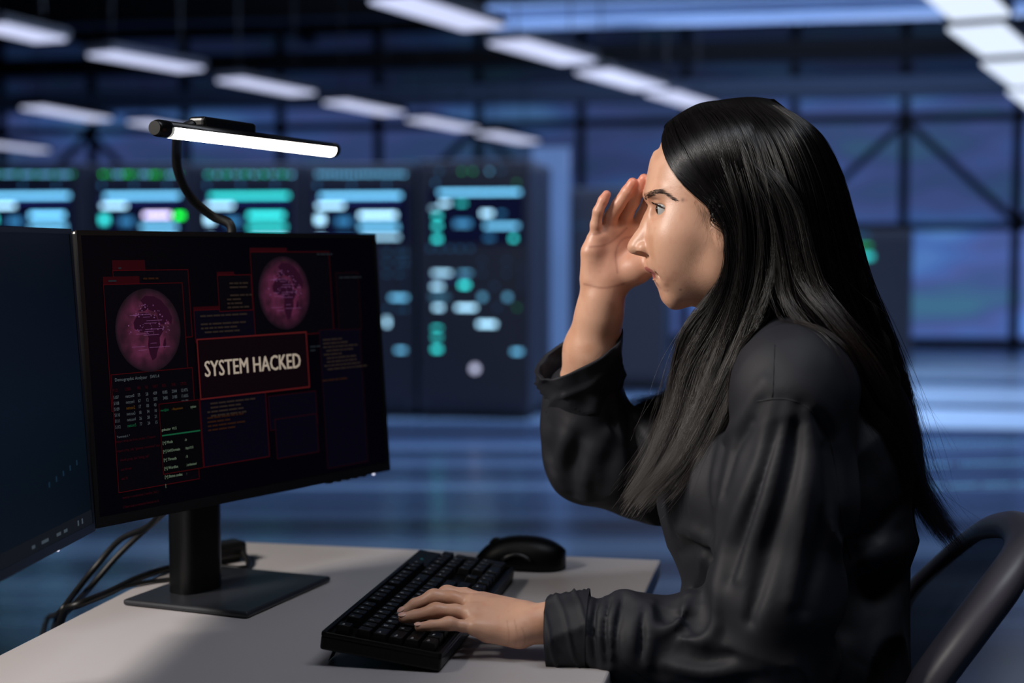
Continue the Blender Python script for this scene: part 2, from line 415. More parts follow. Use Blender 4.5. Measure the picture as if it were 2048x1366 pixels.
# dark cabinets further back
rack(1130, 1332, 375, 770, [(1150 + 9 * i, 452, 'd', 1.0) for i in range(4)], [], [], 'plain dark equipment cabinet standing behind the raised hand', name='equipment_cabinet', Yc=12.6, cat='cabinet')
r2 = rack(1640, 1826, 460, 690, [], [(1712, 1744, 486, 496, 'e', 1.1), (1722, 1748, 502, 524, 't', 0.8), (1700, 1740, 468, 474, 'd', 0.7)], [], 'low dark cabinet with a small green display behind the back of her hair', name='equipment_cabinet', Yc=15.2, depth=0.7, cat='cabinet')

# window reflections on the floor as pale strips, rack light reflections as glowing dots
M_refl = mat('pale_blue_reflection', '#a9c0dc', 0.3, var=0.2, vscale=1.2)
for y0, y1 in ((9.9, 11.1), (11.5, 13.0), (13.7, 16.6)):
    nt_ += 1; bm = BM(); box(bm, (0.4, y0, 0.0005), (11, y1, 0.004), RMAT); tag(obj('trim_%d' % nt_, bm, M_refl), kind='structure')
for k, (v, lab) in enumerate(((890, 'farthest'), (932, 'middle'), (975, 'nearest'))):
    root = empty('reflected_led_row', WZ(1960, v, 0)); tag(root, '%s of the three rows of tiny blue glow dots imitating LED reflections in the floor behind the chair' % lab, 'floor reflection', 'rows of imitated LED reflections')
    bm = BM(); p0 = WZ(1830, v, 0); p1 = WZ(2120, v - 8, 0); dd_ = (p1 - p0).normalized(); box(bm, (-0.05, -0.02, 0.0006), ((p1 - p0).length + 0.05, 0.02, 0.003), frame(p0, dd_, EZ.cross(dd_), EZ)); obj('reflection_backing', bm, M_rackf, root)
    for j in range(26):
        if rs.random() < .18: continue
        c_ = p0.lerp(p1, (j + .5) / 26); bm = BM(); sphere(bm, (c_.x, c_.y, 0.004), (0.006, 0.006, 0.003), 8); obj('lamp', bm, E_('b', 2.0), root)  # glow dot standing in for a reflected indicator light
# ================================================================== DESK
DZ = 0.74
DL = Vector((0.2, 0.98, 0)).normalized(); DS = Vector((DL.y, -DL.x, 0))        # along the desk (away from the camera), across it (towards her)
DC = WZ(450, 1082, DZ)                                                          # far corner
M_desk = mat('white_laminate', '#aca7a8', 0.42, var=0.02, vscale=2, bump=0.05, bscale=300)
M_edge = mat('desk_edge_band', '#9a98a2', 0.5)
M_leg = mat('desk_leg_steel', '#2a2c33', 0.45, 0.4)
desk = empty('desk', (DC.x, DC.y, 0)); tag(desk, 'white laminate office desk carrying the monitors and keyboard', 'desk')
MD = frame((DC.x, DC.y, 0), DS, DL, EZ)
DW, DLEN = 0.69, 1.95
bm = BM(); box(bm, (0, -DLEN, DZ - 0.026), (DW, 0, DZ), MD, 0.003); obj('tabletop', bm, M_desk, desk)
for x in (0.05, DW - 0.05):
    for y in (-0.06, -DLEN + 0.06):
        bm = BM(); box(bm, (x - 0.025, y - 0.025, 0), (x + 0.025, y + 0.025, DZ - 0.0265), MD, 0.003); obj('leg', bm, M_leg, desk)
bm = BM(); box(bm, (0.08, -0.075, DZ - 0.10), (DW - 0.08, -0.045, DZ - 0.027), MD); box(bm, (0.08, -DLEN + 0.045, DZ - 0.10), (DW - 0.08, -DLEN + 0.075, DZ - 0.027), MD); obj('apron', bm, M_leg, desk)

# ================================================================== MONITORS
M_bez = mat('monitor_black_plastic', '#08080a', 0.35, bump=0.03)
M_rim = mat('monitor_side_rim', '#17171a', 0.4, 0.3)
M_stand = mat('monitor_stand_black', '#060709', 0.38)
M_base = mat('monitor_base_charcoal', '#2a2c31', 0.36, 0.25, var=0.08, vscale=40)
M_scr = mat('screen_off_black', '#020206', 0.4, spec=0.10, emit='#05040c', estr=0.35)

def monitor(name, label, A, B, z0, z1, tilt):
    """A, B: bottom left / right corners (as the person facing it sees them); returns root and screen frame"""
    A = Vector((A[0], A[1], z0)); B = Vector((B[0], B[1], z0))
    x = (B - A).normalized(); w = (B - A).length
    n0 = x.cross(EZ)                      # towards the viewer of the screen
    y = (EZ * cos(tilt) - n0 * sin(tilt)).normalized(); n = x.cross(y)
    h = (z1 - z0) / cos(tilt)
    return x, y, n, w, h, A
mA = W(192, 1065, 1.640); mB = W(780, 940, 2.080)
x, y, n, w, h, A = monitor('m', '', mA, mB, 0.876, 1.223, radians(4.2))
MX, MY, MN, MW, MH, MA = x, y, n, w, h, A
MM = frame(A, x, y, n)
# the stand
pb = [WZ(243, 1212, DZ), WZ(495, 1239, DZ), WZ(663, 1164, DZ)]
bx = (pb[1] - pb[0]); by = (pb[2] - pb[1]); bw, bl = bx.length, by.length
by.normalize(); bxx = Vector((by.y, -by.x, 0)); bw = bx.dot(bxx)
mon = empty('computer_monitor', (pb[1] + pb[0]) / 2 + by * bl / 2)
tag(mon, 'black monitor showing the red hacked warning, on a square stand', 'monitor')
MBs = frame(pb[1] - bxx * bw, bxx, by, EZ)
bm = BM(); box(bm, (0, 0, 0.0005), (bw, bl, 0.0085), MBs, 0.0035); obj('base', bm, M_base, mon)
mid = A + x * (w * 0.5)
neck0 = WZ(386, 1180, DZ + 0.008)
bm = BM()
nd = Vector((n.x, n.y, 0)).normalized()
nx = Vector((x.x, x.y, 0)).normalized()
pts = rrect(-0.037, -0.024, 0.037, 0.018, 0.014, 6)
MNk = frame(neck0 + nx * 0.004, nx, nd, EZ)
MNk = frame(neck0 + nx * 0.004, nd * -1, nx, EZ)
pts = rrect(-0.022, -0.034, 0.022, 0.036, 0.016, 6)
prism(bm, pts, 0, 0.36, MNk, 0.0015)
obj('stand_neck', bm, M_stand, mon, smooth=False)
bm = BM(); box(bm, (w / 2 - 0.06, h / 2 - 0.06, -0.075), (w / 2 + 0.06, h / 2 + 0.06, -0.034), MM, 0.006); obj('mount', bm, M_stand, mon)
bm = BM(); box(bm, (0, 0, -0.034), (w, h, -0.002), MM, 0.004); box(bm, (0.004, 0.004, -0.05), (w - 0.004, h - 0.02, -0.033), MM, 0.014); obj('housing', bm, M_bez, mon)
bm = BM()
for (a0, b0, a1, b1) in ((0, 0, w, 0.012), (0, h - 0.006, w, h), (0, 0.012, 0.006, h - 0.006), (w - 0.006, 0.012, w, h - 0.006)):
    box(bm, (a0, b0, -0.0019), (a1, b1, 0.0009), MM)
obj('bezel', bm, M_rim, mon)
bm = BM(); box(bm, (0.006, 0.012, -0.0019), (w - 0.006, h - 0.006, 0.0001), MM); scr = obj('screen', bm, M_scr, mon)
# buttons under the right corner of the frame and the tiny power lamp
for k in range(5):
    bm = BM(); box(bm, (w - 0.055 - 0.018 * k, -0.0035, -0.014), (w - 0.045 - 0.018 * k, 0.0005, -0.006), MM, 0.001); obj('button', bm, M_rim, mon)
bm = BM(); sphere(bm, (w - 0.033, -0.001, -0.004), 0.0022, 10, MM); tag(obj('power_lamp', bm, emis('power_lamp_white', '#e8e8ff', 1.5), mon), 'tiny white power lamp')

# ---- what the centre screen shows
def scr_xy(zx, zy):
    u, v = 150 + zx / 2.134, 440 + zy / 2.134
    r = ray(u, v); o = Vector((0, 0, CAMZ)); t = (A - o).dot(n) / r.dot(n); p = o + r * t
    return (p - A).dot(x), (p - A).dot(y)
lay = [0.0002]
def layer(): lay[0] += 0.00006; return lay[0]
def rect_px(tl, br):
    (xa, ya), (xb, yb) = scr_xy(*tl), scr_xy(*br); return xa, yb, xb, ya
S_red = emis('screen_dull_red', '#4a0714', 0.24); S_redb = emis('screen_red_line', '#6e0d18', 0.24)
S_fill = emis('screen_window_fill', '#0a0510', 0.24); S_fill2 = emis('screen_window_fill_violet', '#0d0a20', 0.24)
S_dlg = emis('screen_dialog_fill', '#180410', 0.27); S_txt = emis('screen_cream_text', '#d9c8b4', 0.5); S_dim = emis('screen_dim_text', '#5a4a40', 0.17)
S_grey = emis('screen_grey_text', '#7f8a92', 0.29); S_green = emis('screen_green_text', '#2fae74', 0.17); S_or = emis('screen_amber_text', '#a5701c', 0.20)
S_pale = emis('screen_pale_text', '#a9c4a4', 0.32); S_dred = emis('screen_dark_red_text', '#611022', 0.20); S_frame = emis('screen_dialog_frame', '#8c2b2b', 0.27)
def outline(bm, r, t, z, mi=0):
    xa, ya, xb, yb = r
    for (p, q, s, u_) in ((xa, ya, xb, ya + t), (xa, yb - t, xb, yb), (xa, ya, xa + t, yb), (xb - t, ya, xb, yb)):
        box(bm, (p, q, z), (s, u_, z + 0.00005), MM, 0, 2, mi)
def window(tl, br, tab=None, fill=S_fill, line=S_redb, tk=0.0008):
    r = rect_px(tl, br); bm = BM(); z = layer()
    box(bm, (r[0], r[1], z), (r[2], r[3], z + 0.00005), MM, 0, 2, 0)
    outline(bm, r, tk, z + 0.00005, 1)
    if tab:
        tw, th = tab; box(bm, (r[0], r[3], z), (r[0] + tw, r[3] + th, z + 0.00006), MM, 0, 2, 2)
    obj('screen_window', bm, [fill, line, S_red], scr); return r
TM = lambda px, py, z: frame(A + x * px + y * py + n * z, x, y, n)
def lines_of(bm, px, py, strs, size, gap, z, mi=0, sx=1.0):
    for s in strs:
        if s: text(bm, s, size, TM(px, py, z), 0, mi, sx=sx)
        py -= gap
window((505, 385), (800, 505), (0.05, 0.004), S_fill2)
window((605, 235), (760, 385), (0.03, 0.004))
window((745, 135), (1105, 480), (0.07, 0.005), S_fill)
window((1040, 470), (1250, 1030), None, S_fill2, S_red, 0.0005)
window((1110, 225), (1222, 465), None, S_fill, S_red, 0.0005)
window((530, 760), (830, 1010), None, S_fill2)
window((822, 752), (1035, 870), None, S_fill2, S_red)
window((850, 850), (1040, 990), None, S_fill2, S_red)
window((158, 215), (500, 500), (0.05, 0.012), S_fill)
rg = window((118, 275), (490, 780), (0.055, 0.009), S_fill)
window((150, 660), (530, 1105), None, S_fill)
# globes: glowing magenta discs with dark land shapes
gm = bpy.data.materials.new('screen_globe_magenta'); gm.use_nodes = True; nt = gm.node_tree; b = nt.nodes['Principled BSDF']
b.inputs['Base Color'].default_value = (0.01, 0.005, 0.01, 1)
at = nt.nodes.new('ShaderNodeAttribute'); at.attribute_name = 'glow'; tc = nt.nodes.new('ShaderNodeTexCoord')
no = nt.nodes.new('ShaderNodeTexNoise'); no.inputs['Scale'].default_value = 60; no.inputs['Detail'].default_value = 5; nt.links.new(tc.outputs['Object'], no.inputs['Vector'])
mr = nt.nodes.new('ShaderNodeMapRange'); mr.inputs[1].default_value = 0.35; mr.inputs[2].default_value = 0.7; mr.inputs[3].default_value = 0.35; mr.inputs[4].default_value = 1.3
nt.links.new(no.outputs['Fac'], mr.inputs[0])
cr = nt.nodes.new('ShaderNodeValToRGB'); cr.color_ramp.elements[0].color = (*lin('#0a0510'), 1); cr.color_ramp.elements[1].color = (*lin('#84355e'), 1)
nt.links.new(at.outputs['Fac'], cr.inputs[0]); nt.links.new(cr.outputs[0], b.inputs['Emission Color'])
ma = nt.nodes.new('ShaderNodeMath'); ma.operation = 'MULTIPLY'; ma.inputs[1].default_value = 0.42; nt.links.new(mr.outputs[0], ma.inputs[0]); nt.links.new(ma.outputs[0], b.inputs['Emission Strength'])
S_land = emis('screen_globe_land', '#3c1430', 0.38); S_spark = emis('screen_globe_spark', '#b06fae', 0.35)
AFR = [(-.42, .33), (-.30, .45), (-.05, .47), (.10, .40), (.27, .38), (.33, .28), (.42, .08), (.56, .07), (.52, -.02), (.36, -.22), (.36, -.42), (.27, -.55), (.20, -.75), (.06, -.82), (-.02, -.62), (-.06, -.40), (-.02, -.20), (-.10, -.06), (-.30, -.04), (-.48, .06), (-.50, .22)]
EUR = [(-.35, .52), (-.22, .55), (-.12, .68), (-.22, .80), (-.05, .92), (.25, .90), (.50, .78), (.72, .55), (.85, .30), (.80, .10), (.70, .22), (.62, .20), (.55, .12), (.42, .14), (.34, .34), (.34, .46), (.10, .52), (0, .56), (-.08, .52), (-.2, .5)]
MAD = [(.50, -.30), (.56, -.22), (.58, -.40), (.50, -.52), (.46, -.42)]
def globe(cz, rv, name):
    cx, cy = scr_xy(*cz); z = layer() + 0.0001
    R = abs(scr_xy(cz[0], cz[1] - rv)[1] - scr_xy(*cz)[1])
    bm = BM(); g = bm.verts.layers.float.new('glow'); rings = []
    for i in range(9):
        q = i / 8
        row = []
        for k in range(48):
            a = 2 * pi * k / 48; vv = bm.verts.new(A + x * (cx + R * 1.06 * q * cos(a)) + y * (cy + R * 1.06 * q * sin(a)) + n * z)
            vv[g] = max(0.0, min(1.0, (1.0 - q) * 2.0)) * (0.60 + 0.40 * q); row.append(vv)
            if i == 0: break
        rings.append(row)
    for k in range(48): bm.faces.new((rings[0][0], rings[1][k], rings[1][(k + 1) % 48]))
    for i in range(1, 8):
        for k in range(48): bm.faces.new((rings[i][k], rings[i + 1][k], rings[i + 1][(k + 1) % 48], rings[i][(k + 1) % 48]))
    obj('globe_glow', bm, gm, scr)
    bm = BM()
    for P in (AFR, EUR, MAD):
        f = bm.faces.new([bm.verts.new(A + x * (cx + R * 0.95 * px) + y * (cy + R * 0.95 * py) + n * (z + 0.0001)) for px, py in P]); 
    bmesh.ops.triangulate(bm, faces=bm.faces)
    rr = random.Random(5)
    for k in range(60):
        a = rr.uniform(0, 2 * pi); q = sqrt(rr.random()) * R * 0.85; px, py = cx + q * cos(a) * .8, cy + abs(q * sin(a)) * .9 - R * .1; s = rr.uniform(0.0006, 0.0016)
        box(bm, (px, py, z + 0.00012), (px + s, py + s, z + 0.00015), MM, 0, 2, 1)
    for k in range(14):
        py = cy + R * rr.uniform(-.7, .8); px = cx + R * rr.uniform(-.6, .1); box(bm, (px, py, z + 0.00012), (px + R * rr.uniform(.2, .7), py + 0.0004, z + 0.00015), MM, 0, 2, 1)
    obj('globe_land', bm, [S_land, S_spark], scr)
globe((312, 470), 168, 'a'); globe((892, 312), 148, 'b')
# lettering
zt = layer() + 0.0006
bm = BM()
def tpx(bm, s, zp, size, mi=0, sx=1.0, slope=None):
    px, py = scr_xy(*zp); text(bm, s, size, TM(px, py, zt), 0, mi, sx=sx)
sz = 0.0056
tpx(bm, 'Demographic Analyzer   SW1.4', (166, 690), sz, 0, 0.95)
cols_ = [158, 210, 262, 296, 328, 368, 408, 446]
hdr = ['P.I.D', 'USER', 'PRI', 'NI', 'VIRT', 'RES', 'SHR', 'CPU%']
bx0, by0 = scr_xy(158, 735)
xs = [scr_xy(c_, 735 - (c_ - 158) * 0.105)[0] for c_ in cols_]
for c_, s in zip(xs, hdr): text(bm, s, sz * .95, TM(c_, by0, zt), 0, 1, sx=.72)
tab_rows = [('5107', 'netcon0', '55', '58', '459', '8185', '2344', '12.47%', 0), ('5108', 'netcon1', '67', '12', '555', '3485', '3185', '11.65%', 0),
            ('5109', 'netcon2', '17', '00', '43', '', '', '10.17%', 2), ('5110', 'netcon3', '18', '34', '10', '', '', '', 0), ('5111', 'netcon4', '26', '28', '21', '', '', '', 0), ('5112', 'netcon5', '77', '24', '15', '', '', '', 3)]
dy = (scr_xy(158, 765)[1] - scr_xy(158, 893)[1]) / 5
for i, row in enumerate(tab_rows):
    py = scr_xy(160, 765)[1] - dy * i
    for j, s in enumerate(row[:8]):
        if s: text(bm, s, sz, TM(xs[j], py, zt), 0, row[8] if j == 1 else 0, sx=.72)
tpx(bm, 'Terminal.1.*', (175, 932), sz * .7, 0)
for k, s in enumerate(('import array_list from_socket 1.7 import', 'import array_side "gateway_connection" scan', '    inherit group_link "dialog_call"', '    use domain', '    wbl 70', '', '    inverse = constructor { handler_link }', '    // Start scan to network binaries to A.')):
    px, py = scr_xy(172, 952); text(bm, s, sz * .8, TM(px, py - 0.0112 * k, zt), 0, 4, sx=.8)
obj('lettering', bm, [S_grey, S_dred, S_or, S_green, S_dred], scr)
lay[0] = zt + 0.0002
# terminal in front
rt = window((352, 785), (545, 1058), None, emis('screen_terminal_black', '#030205', 0.5))
zt = layer() + 0.0001; bm = BM()
px, py = scr_xy(360, 818)
text(bm, 'root@lab', sz * .75, TM(px, py, zt), 0, 1, sx=.8); text(bm, ':~/filesystemwork', sz * .75, TM(px + (rt[2] - px) * .28, py, zt), 0, 2, sx=.6); text(bm, '# gobuster', sz * .75, TM(px + (rt[2] - px) * .76, py, zt), 0, 0, sx=.5)
text(bm, 'gobuster  V1.5', sz * .8, TM(px, py - .024, zt), 0, 0, sx=.9)
box(bm, (px, py - .0305, zt), (rt[2] - .002, py - .0288, zt + 0.00004), MM, 0, 2, 1)
for k, (s, t_) in enumerate((('[+] Mode', ': dir'), ('[+] Url/Domain', ': https://10.10.'), ('[+] Threads', ': 10'), ('[+] Wordlist', ': /usr/share/word'), ('[+] Status codes', ':'), ('[', ''))):
    text(bm, s, sz * .85, TM(px, py - .040 - .0105 * k, zt), 0, 0, sx=.9)
    if t_: text(bm, t_, sz * .8, TM(px + (rt[2] - px) * .55, py - .040 - .0105 * k, zt), 0, 0, sx=.55)
obj('terminal_lettering', bm, [S_pale, S_green, S_or], scr)
# faint code blocks
rr = random.Random(11); M_code = [S_dim, emis('screen_rust_text', '#54301c', .2), emis('screen_slate_text', '#39424a', .22)]
def code(zx, zy, w_, rows_, mi=0, hgt=0.0022, gap=0.0052):
    px, py = scr_xy(zx, zy); bm = BM()
    for k in range(rows_):
        if rr.random() < .12: continue
        q = px + (0 if rr.random() < .6 else .006); L = w_ * rr.uniform(.35, 1.0)
        while L > 0.004:
            ww = rr.uniform(.004, .016); ww = min(ww, L); box(bm, (q, py - gap * k, zt - 0.00005), (q + ww, py - gap * k + hgt, zt), MM, 0, 2, mi); q += ww + .0016; L -= ww + .0016
    obj('code_lettering', bm, M_code, scr)
code(530, 415, .09, 5); code(640, 275, .06, 7); code(1052, 500, .085, 10, 0); code(1052, 690, .07, 2, 1); code(558, 790, .085, 4); code(560, 850, .085, 4, 1); code(1015, 150, .06, 1, 2); code(1112, 250, .07, 1, 2); code(830, 775, .05, 2); code(1000, 545, .025, 3, 2)
code(180, 210, .02, 1, 2); code(138, 265, .02, 1, 2); code(270, 255, .03, 1, 1); code(560, 690, .01, 1, 2); code(865, 175, .02, 1, 0)
# dialog
lay[0] = zt + 0.0003
r = rect_px((512, 508), (997, 715)); z = layer(); bm = BM()
box(bm, (r[0], r[1], z), (r[2], r[3], z + 0.0001), MM, 0, 2, 0); outline(bm, r, 0.0018, z + 0.0001, 1)
obj('warning_dialog', bm, [S_dlg, S_frame], scr)
bm = BM(); cx, cy = (r[0] + r[2]) / 2, (r[1] + r[3]) / 2
x1_, y1_ = scr_xy(548, 670); x2_, y2_ = scr_xy(955, 625)
cap = abs(scr_xy(560, 600)[1] - scr_xy(560, 668)[1])
size = cap / 0.70
t = bmesh.new(); text(t, 'SYSTEM HACKED', size, None); xs_ = [v.co.x for v in t.verts]; f_ = (x2_ - x1_) / (max(xs_) - min(xs_)); t.free()
for off in (0, 0.0005, -0.0005): text(bm, 'SYSTEM HACKED', size, TM(x1_ + off, y1_, z + 0.0003), 0, 0, sx=f_)
tag(obj('warning_lettering', bm, S_txt, scr), 'cream SYSTEM HACKED lettering')

# ---------------------------------------------------------------- left monitor
M_scr2 = bpy.data.materials.new('screen_dark_teal'); M_scr2.use_nodes = True; nt = M_scr2.node_tree; b = nt.nodes['Principled BSDF']
b.inputs['Base Color'].default_value = (0.003, 0.004, 0.006, 1); b.inputs['Roughness'].default_value = 0.45; b.inputs['Specular IOR Level'].default_value = 0.12
tc = nt.nodes.new('ShaderNodeTexCoord'); sx_ = nt.nodes.new('ShaderNodeSeparateXYZ'); nt.links.new(tc.outputs['Generated'], sx_.inputs[0])
cr = nt.nodes.new('ShaderNodeValToRGB'); cr.color_ramp.elements[0].color = (*lin('#06131c'), 1); cr.color_ramp.elements[1].color = (*lin('#0a1422'), 1)
e = cr.color_ramp.elements.new(0.45); e.color = (*lin('#0a1c2c'), 1)
nt.links.new(sx_.outputs['Z'], cr.inputs[0]); nt.links.new(cr.outputs[0], b.inputs['Emission Color']); b.inputs['Emission Strength'].default_value = 0.3
lB = W(190, 1065, 1.628); dirL = Vector((0.075, 1, 0)).normalized(); lA = lB - dirL * 0.54
x, y, n, w, h, A2 = monitor('m', '', lA, lB, 0.876, 1.224, radians(3.6))
ML = frame(A2, x, y, n)
mon2 = empty('computer_monitor', (A2 + x * w / 2 - n * 0.12).xy.to_3d() + Vector((0, 0, DZ)))
tag(mon2, 'black monitor with a dark teal desktop, cut by the left picture edge', 'monitor')
c0 = A2 + x * w / 2 - n * 0.10; nd = Vector((n.x, n.y, 0)).normalized(); nx = Vector((x.x, x.y, 0)).normalized()
MB2 = frame((c0.x, c0.y, DZ), nx, nd, EZ)
bm = BM(); box(bm, (-0.12, -0.045, 0.0005), (0.07, 0.10, 0.0085), MB2, 0.0035); obj('base', bm, M_base, mon2)
bm = BM(); prism(bm, rrect(-0.035, -0.022, 0.035, 0.022, 0.016), 0.009, 0.40, MB2, 0.0015); obj('stand_neck', bm, M_stand, mon2)
bm = BM(); box(bm, (w / 2 - 0.06, h / 2 - 0.06, -0.085), (w / 2 + 0.06, h / 2 + 0.06, -0.034), ML, 0.006); obj('mount', bm, M_stand, mon2)
bm = BM(); box(bm, (0, 0, -0.034), (w, h, -0.002), ML, 0.004); obj('housing', bm, M_bez, mon2)
bm = BM()
for (a0, b0, a1, b1) in ((0, 0, w, 0.010), (0, h - 0.006, w, h), (0, 0.010, 0.006, h - 0.006), (w - 0.006, 0.010, w, h - 0.006)):
    box(bm, (a0, b0, -0.0019), (a1, b1, 0.0009), ML)
obj('bezel', bm, M_rim, mon2)
bm = BM(); box(bm, (0.006, 0.010, -0.0019), (w - 0.006, h - 0.006, 0.0001), ML); scr2 = obj('screen', bm, M_scr2, mon2)
bm = BM(); box(bm, (0.006, 0.010, 0.0002), (w - 0.006, 0.026, 0.0003), ML); obj('taskbar', bm, emis('taskbar_grey', '#12161c', .8), scr2)
bm = BM()
for k, (q, ww) in enumerate(((.50, .004), (.512, .004), (.44, .012), (.46, .010), (.40, .018), (.375, .008))):
    box(bm, (q - 0.01, 0.015, 0.00035), (q - 0.01 + ww, 0.021 if k < 2 else 0.0185, 0.0004), ML)
obj('taskbar_icons', bm, emis('taskbar_icon_grey', '#4a5560', .6), scr2)
bm = BM()
for k in range(5): box(bm, (.42 + .02 * k, 0.07 + .003 * k, 0.0002), (.424 + .02 * k, 0.076 + .003 * k, 0.0003), ML)
obj('desktop_icons', bm, emis('desktop_icon_dim', '#12283a', .8), scr2)
bm = BM(); sphere(bm, (w - 0.10, -0.001, -0.004), 0.0022, 10, ML); tag(obj('power_lamp', bm, emis('power_lamp_pale', '#e8e8ff', 1.2), mon2), 'tiny white power lamp')

# ================================================================== LIGHT BAR
M_lbk = mat('lamp_black_metal', '#08080a', 0.35, 0.2)
M_rub = mat('lamp_gooseneck_rubber', '#0a090b', 0.5)
La = W(313, 256, 1.65); Lb = W(668, 300, 2.01); Lb.z = La.z
d = (Lb - La).normalized(); LL = (Lb - La).length
fr = Vector((d.y, -d.x, 0)).normalized()         # away from the monitor, towards her
MLB = frame(La, d, fr * -1, EZ)                  # local: x along bar, -y to her side
lamp = empty('monitor_light_bar', (La + Lb) / 2); tag(lamp, 'lit white monitor light bar on a black curved neck above the hacked screen', 'lamp')
RB = 0.0098
bm = BM(); tube(bm, [La + d * 0.018, Lb - d * 0.004], RB, 28); obj('tube_housing', bm, M_lbk, lamp)
for s, e0, e1 in ((1, -0.004, 0.019), (1, LL - 0.005, LL + 0.004)):
    bm = BM(); P = [La + d * (e0 + (e1 - e0) * k / 6) for k in range(7)]
    tube(bm, P, lambda i: (RB + 0.0004) * (0.80, 0.94, 1, 1, 1, 1, 0.99)[i if e0 < 0.1 else 6 - i], 28); obj('end_cap', bm, M_lbk, lamp)
# diffuser: a strip wrapped on the front and underside of the tube
bm = BM(); R2 = RB + 0.0006; N = 40; K = 14; g = []
for i in range(N + 1):
    q = i / N; row = []
    for k in range(K + 1):
        a = radians(-100 + 112 * k / K)            # 0 = towards the camera side, -90 = down
        xx = 0.020 + q * (LL - 0.030)
        row.append(bm.verts.new(La + d * xx + fr * (R2 * cos(a)) + EZ * (R2 * sin(a))))
    g.append(row)
for i in range(N):
    for k in range(K):
        f = bm.faces.new((g[i][k], g[i + 1][k], g[i + 1][k + 1], g[i][k + 1])); f.smooth = True
bmesh.ops.solidify(bm, geom=list(bm.faces), thickness=0.0004)
obj('diffuser', bm, emis('lamp_diffuser_white', '#fffaf2', 7.0), lamp)
# mount on the back, gooseneck, clamp on the monitor's top edge
cm = La + d * (LL * 0.36) - fr * 0.012 + EZ * 0.0125
bm = BM(); M_ = frame(cm, d, fr * -1, EZ); box(bm, (-0.052, -0.014, -0.006), (0.060, 0.012, 0.009), M_, 0.005, 3); obj('mount', bm, M_lbk, lamp)
topc = W(478, 463, 1.853)
g0 = cm - d * 0.05 - fr * 0.004
gp = [g0, g0 - d * 0.012 - fr * 0.012 - EZ * 0.01]
for (u, v, Y) in ((353, 300, 1.80), (357, 345, 1.83), (382, 395, 1.865), (425, 432, 1.885), (462, 452, 1.885)): gp.append(W(u, v, Y))
gp.append(topc + Vector((-0.02, 0.03, -0.03)))
bm = BM(); tube(bm, catmull(gp, 8), 0.0060, 14); obj('gooseneck', bm, M_rub, lamp)
pe = gp[-1]
bm = BM(); MC = frame(pe, MX, MY, MN); box(bm, (-0.018, -0.03, -0.010), (0.018, 0.004, 0.010), MC, 0.003); obj('clamp', bm, M_lbk, lamp)

# ================================================================== KEYBOARD
KU = 0.01865
kd = WZ(1000, 1178, DZ) - WZ(880, 1346, DZ)
KL = Vector((0.185, 0.983, 0)).normalized(); KSv = Vector((-KL.y, KL.x, 0))       # away from the camera; away from her
K0 = WZ(879, 1347, DZ)
KLEN, KDEP, TILT = 0.436, 0.138, radians(7.5)
kz = (EZ * cos(TILT) - KSv * sin(TILT)); ky = (KSv * cos(TILT) + EZ * sin(TILT))
MK = frame(K0 + EZ * 0.0012, KL, ky, kz)        # x along length from the near end, y from her side to the far side, z up
kb = empty('keyboard', K0 + KL * KLEN / 2 + KSv * KDEP / 2); tag(kb, 'black full-size keyboard under her hand on the white desk', 'keyboard')
M_kc = mat('keyboard_case_black', '#030304', 0.42, spec=0.25, bump=0.03); M_key = mat('keycap_black', '#060608', 0.42, spec=0.3, bump=0.05, bscale=500); M_leg2 = mat('keycap_legend_grey', '#c4c8cc', 0.6)
bm = BM(); prism(bm, [(0, 0), (KLEN, 0), (KLEN, KDEP), (0, KDEP)], 0, 0.017, MK, 0.003)
box(bm, (0.0, 0.0, 0.015), (KLEN, 0.006, 0.0205), MK, 0.002); box(bm, (0, KDEP - 0.006, 0.015), (KLEN, KDEP, 0.0215), MK, 0.002)
box(bm, (0.0, 0.0, 0.015), (0.0055, KDEP, 0.0205), MK, 0.002); box(bm, (KLEN - 0.0055, 0, 0.015), (KLEN, KDEP, 0.0205), MK, 0.002)
box(bm, (0.348, KDEP - 0.032, 0.015), (KLEN, KDEP - 0.002, 0.0215), MK, 0.002)
obj('case', bm, M_kc, kb)
for xx in (0.02, KLEN - 0.045):
    bm = BM(); p = [MK @ Vector((xx, KDEP - 0.012, 0.001)), MK @ Vector((xx + 0.022, KDEP - 0.012, 0.001))]
    q = [Vector((p[0].x, p[0].y, DZ + 0.0006)) + KSv * 0.008, Vector((p[1].x, p[1].y, DZ + 0.0006)) + KSv * 0.008]
    vs = [bm.verts.new(a) for a in (p[0], p[1], q[1], q[0])]; bm.faces.new(vs); bmesh.ops.solidify(bm, geom=list(bm.faces), thickness=0.003)
    obj('tilt_foot', bm, M_kc, kb)
bm = BM(); text(bm, 'O', 0.009, frame(MK @ Vector((0.372, KDEP - 0.020, 0.0217)), KL, ky, kz), 0.0002); text(bm, 'M', 0.007, frame(MK @ Vector((0.385, KDEP - 0.020, 0.0217)), KL, ky, kz), 0.0002)
bm.free()
for k in range(3):
    bm = BM(); box(bm, (0.362 + 0.02 * k, KDEP - 0.018, 0.0214), (0.368 + 0.02 * k, KDEP - 0.015, 0.0219), MK); obj('status_lamp', bm, emis('status_lamp_teal_%d' % k, '#1c4a52', 0.8 if k == 1 else 0.15), kb)
def R(*a): return a
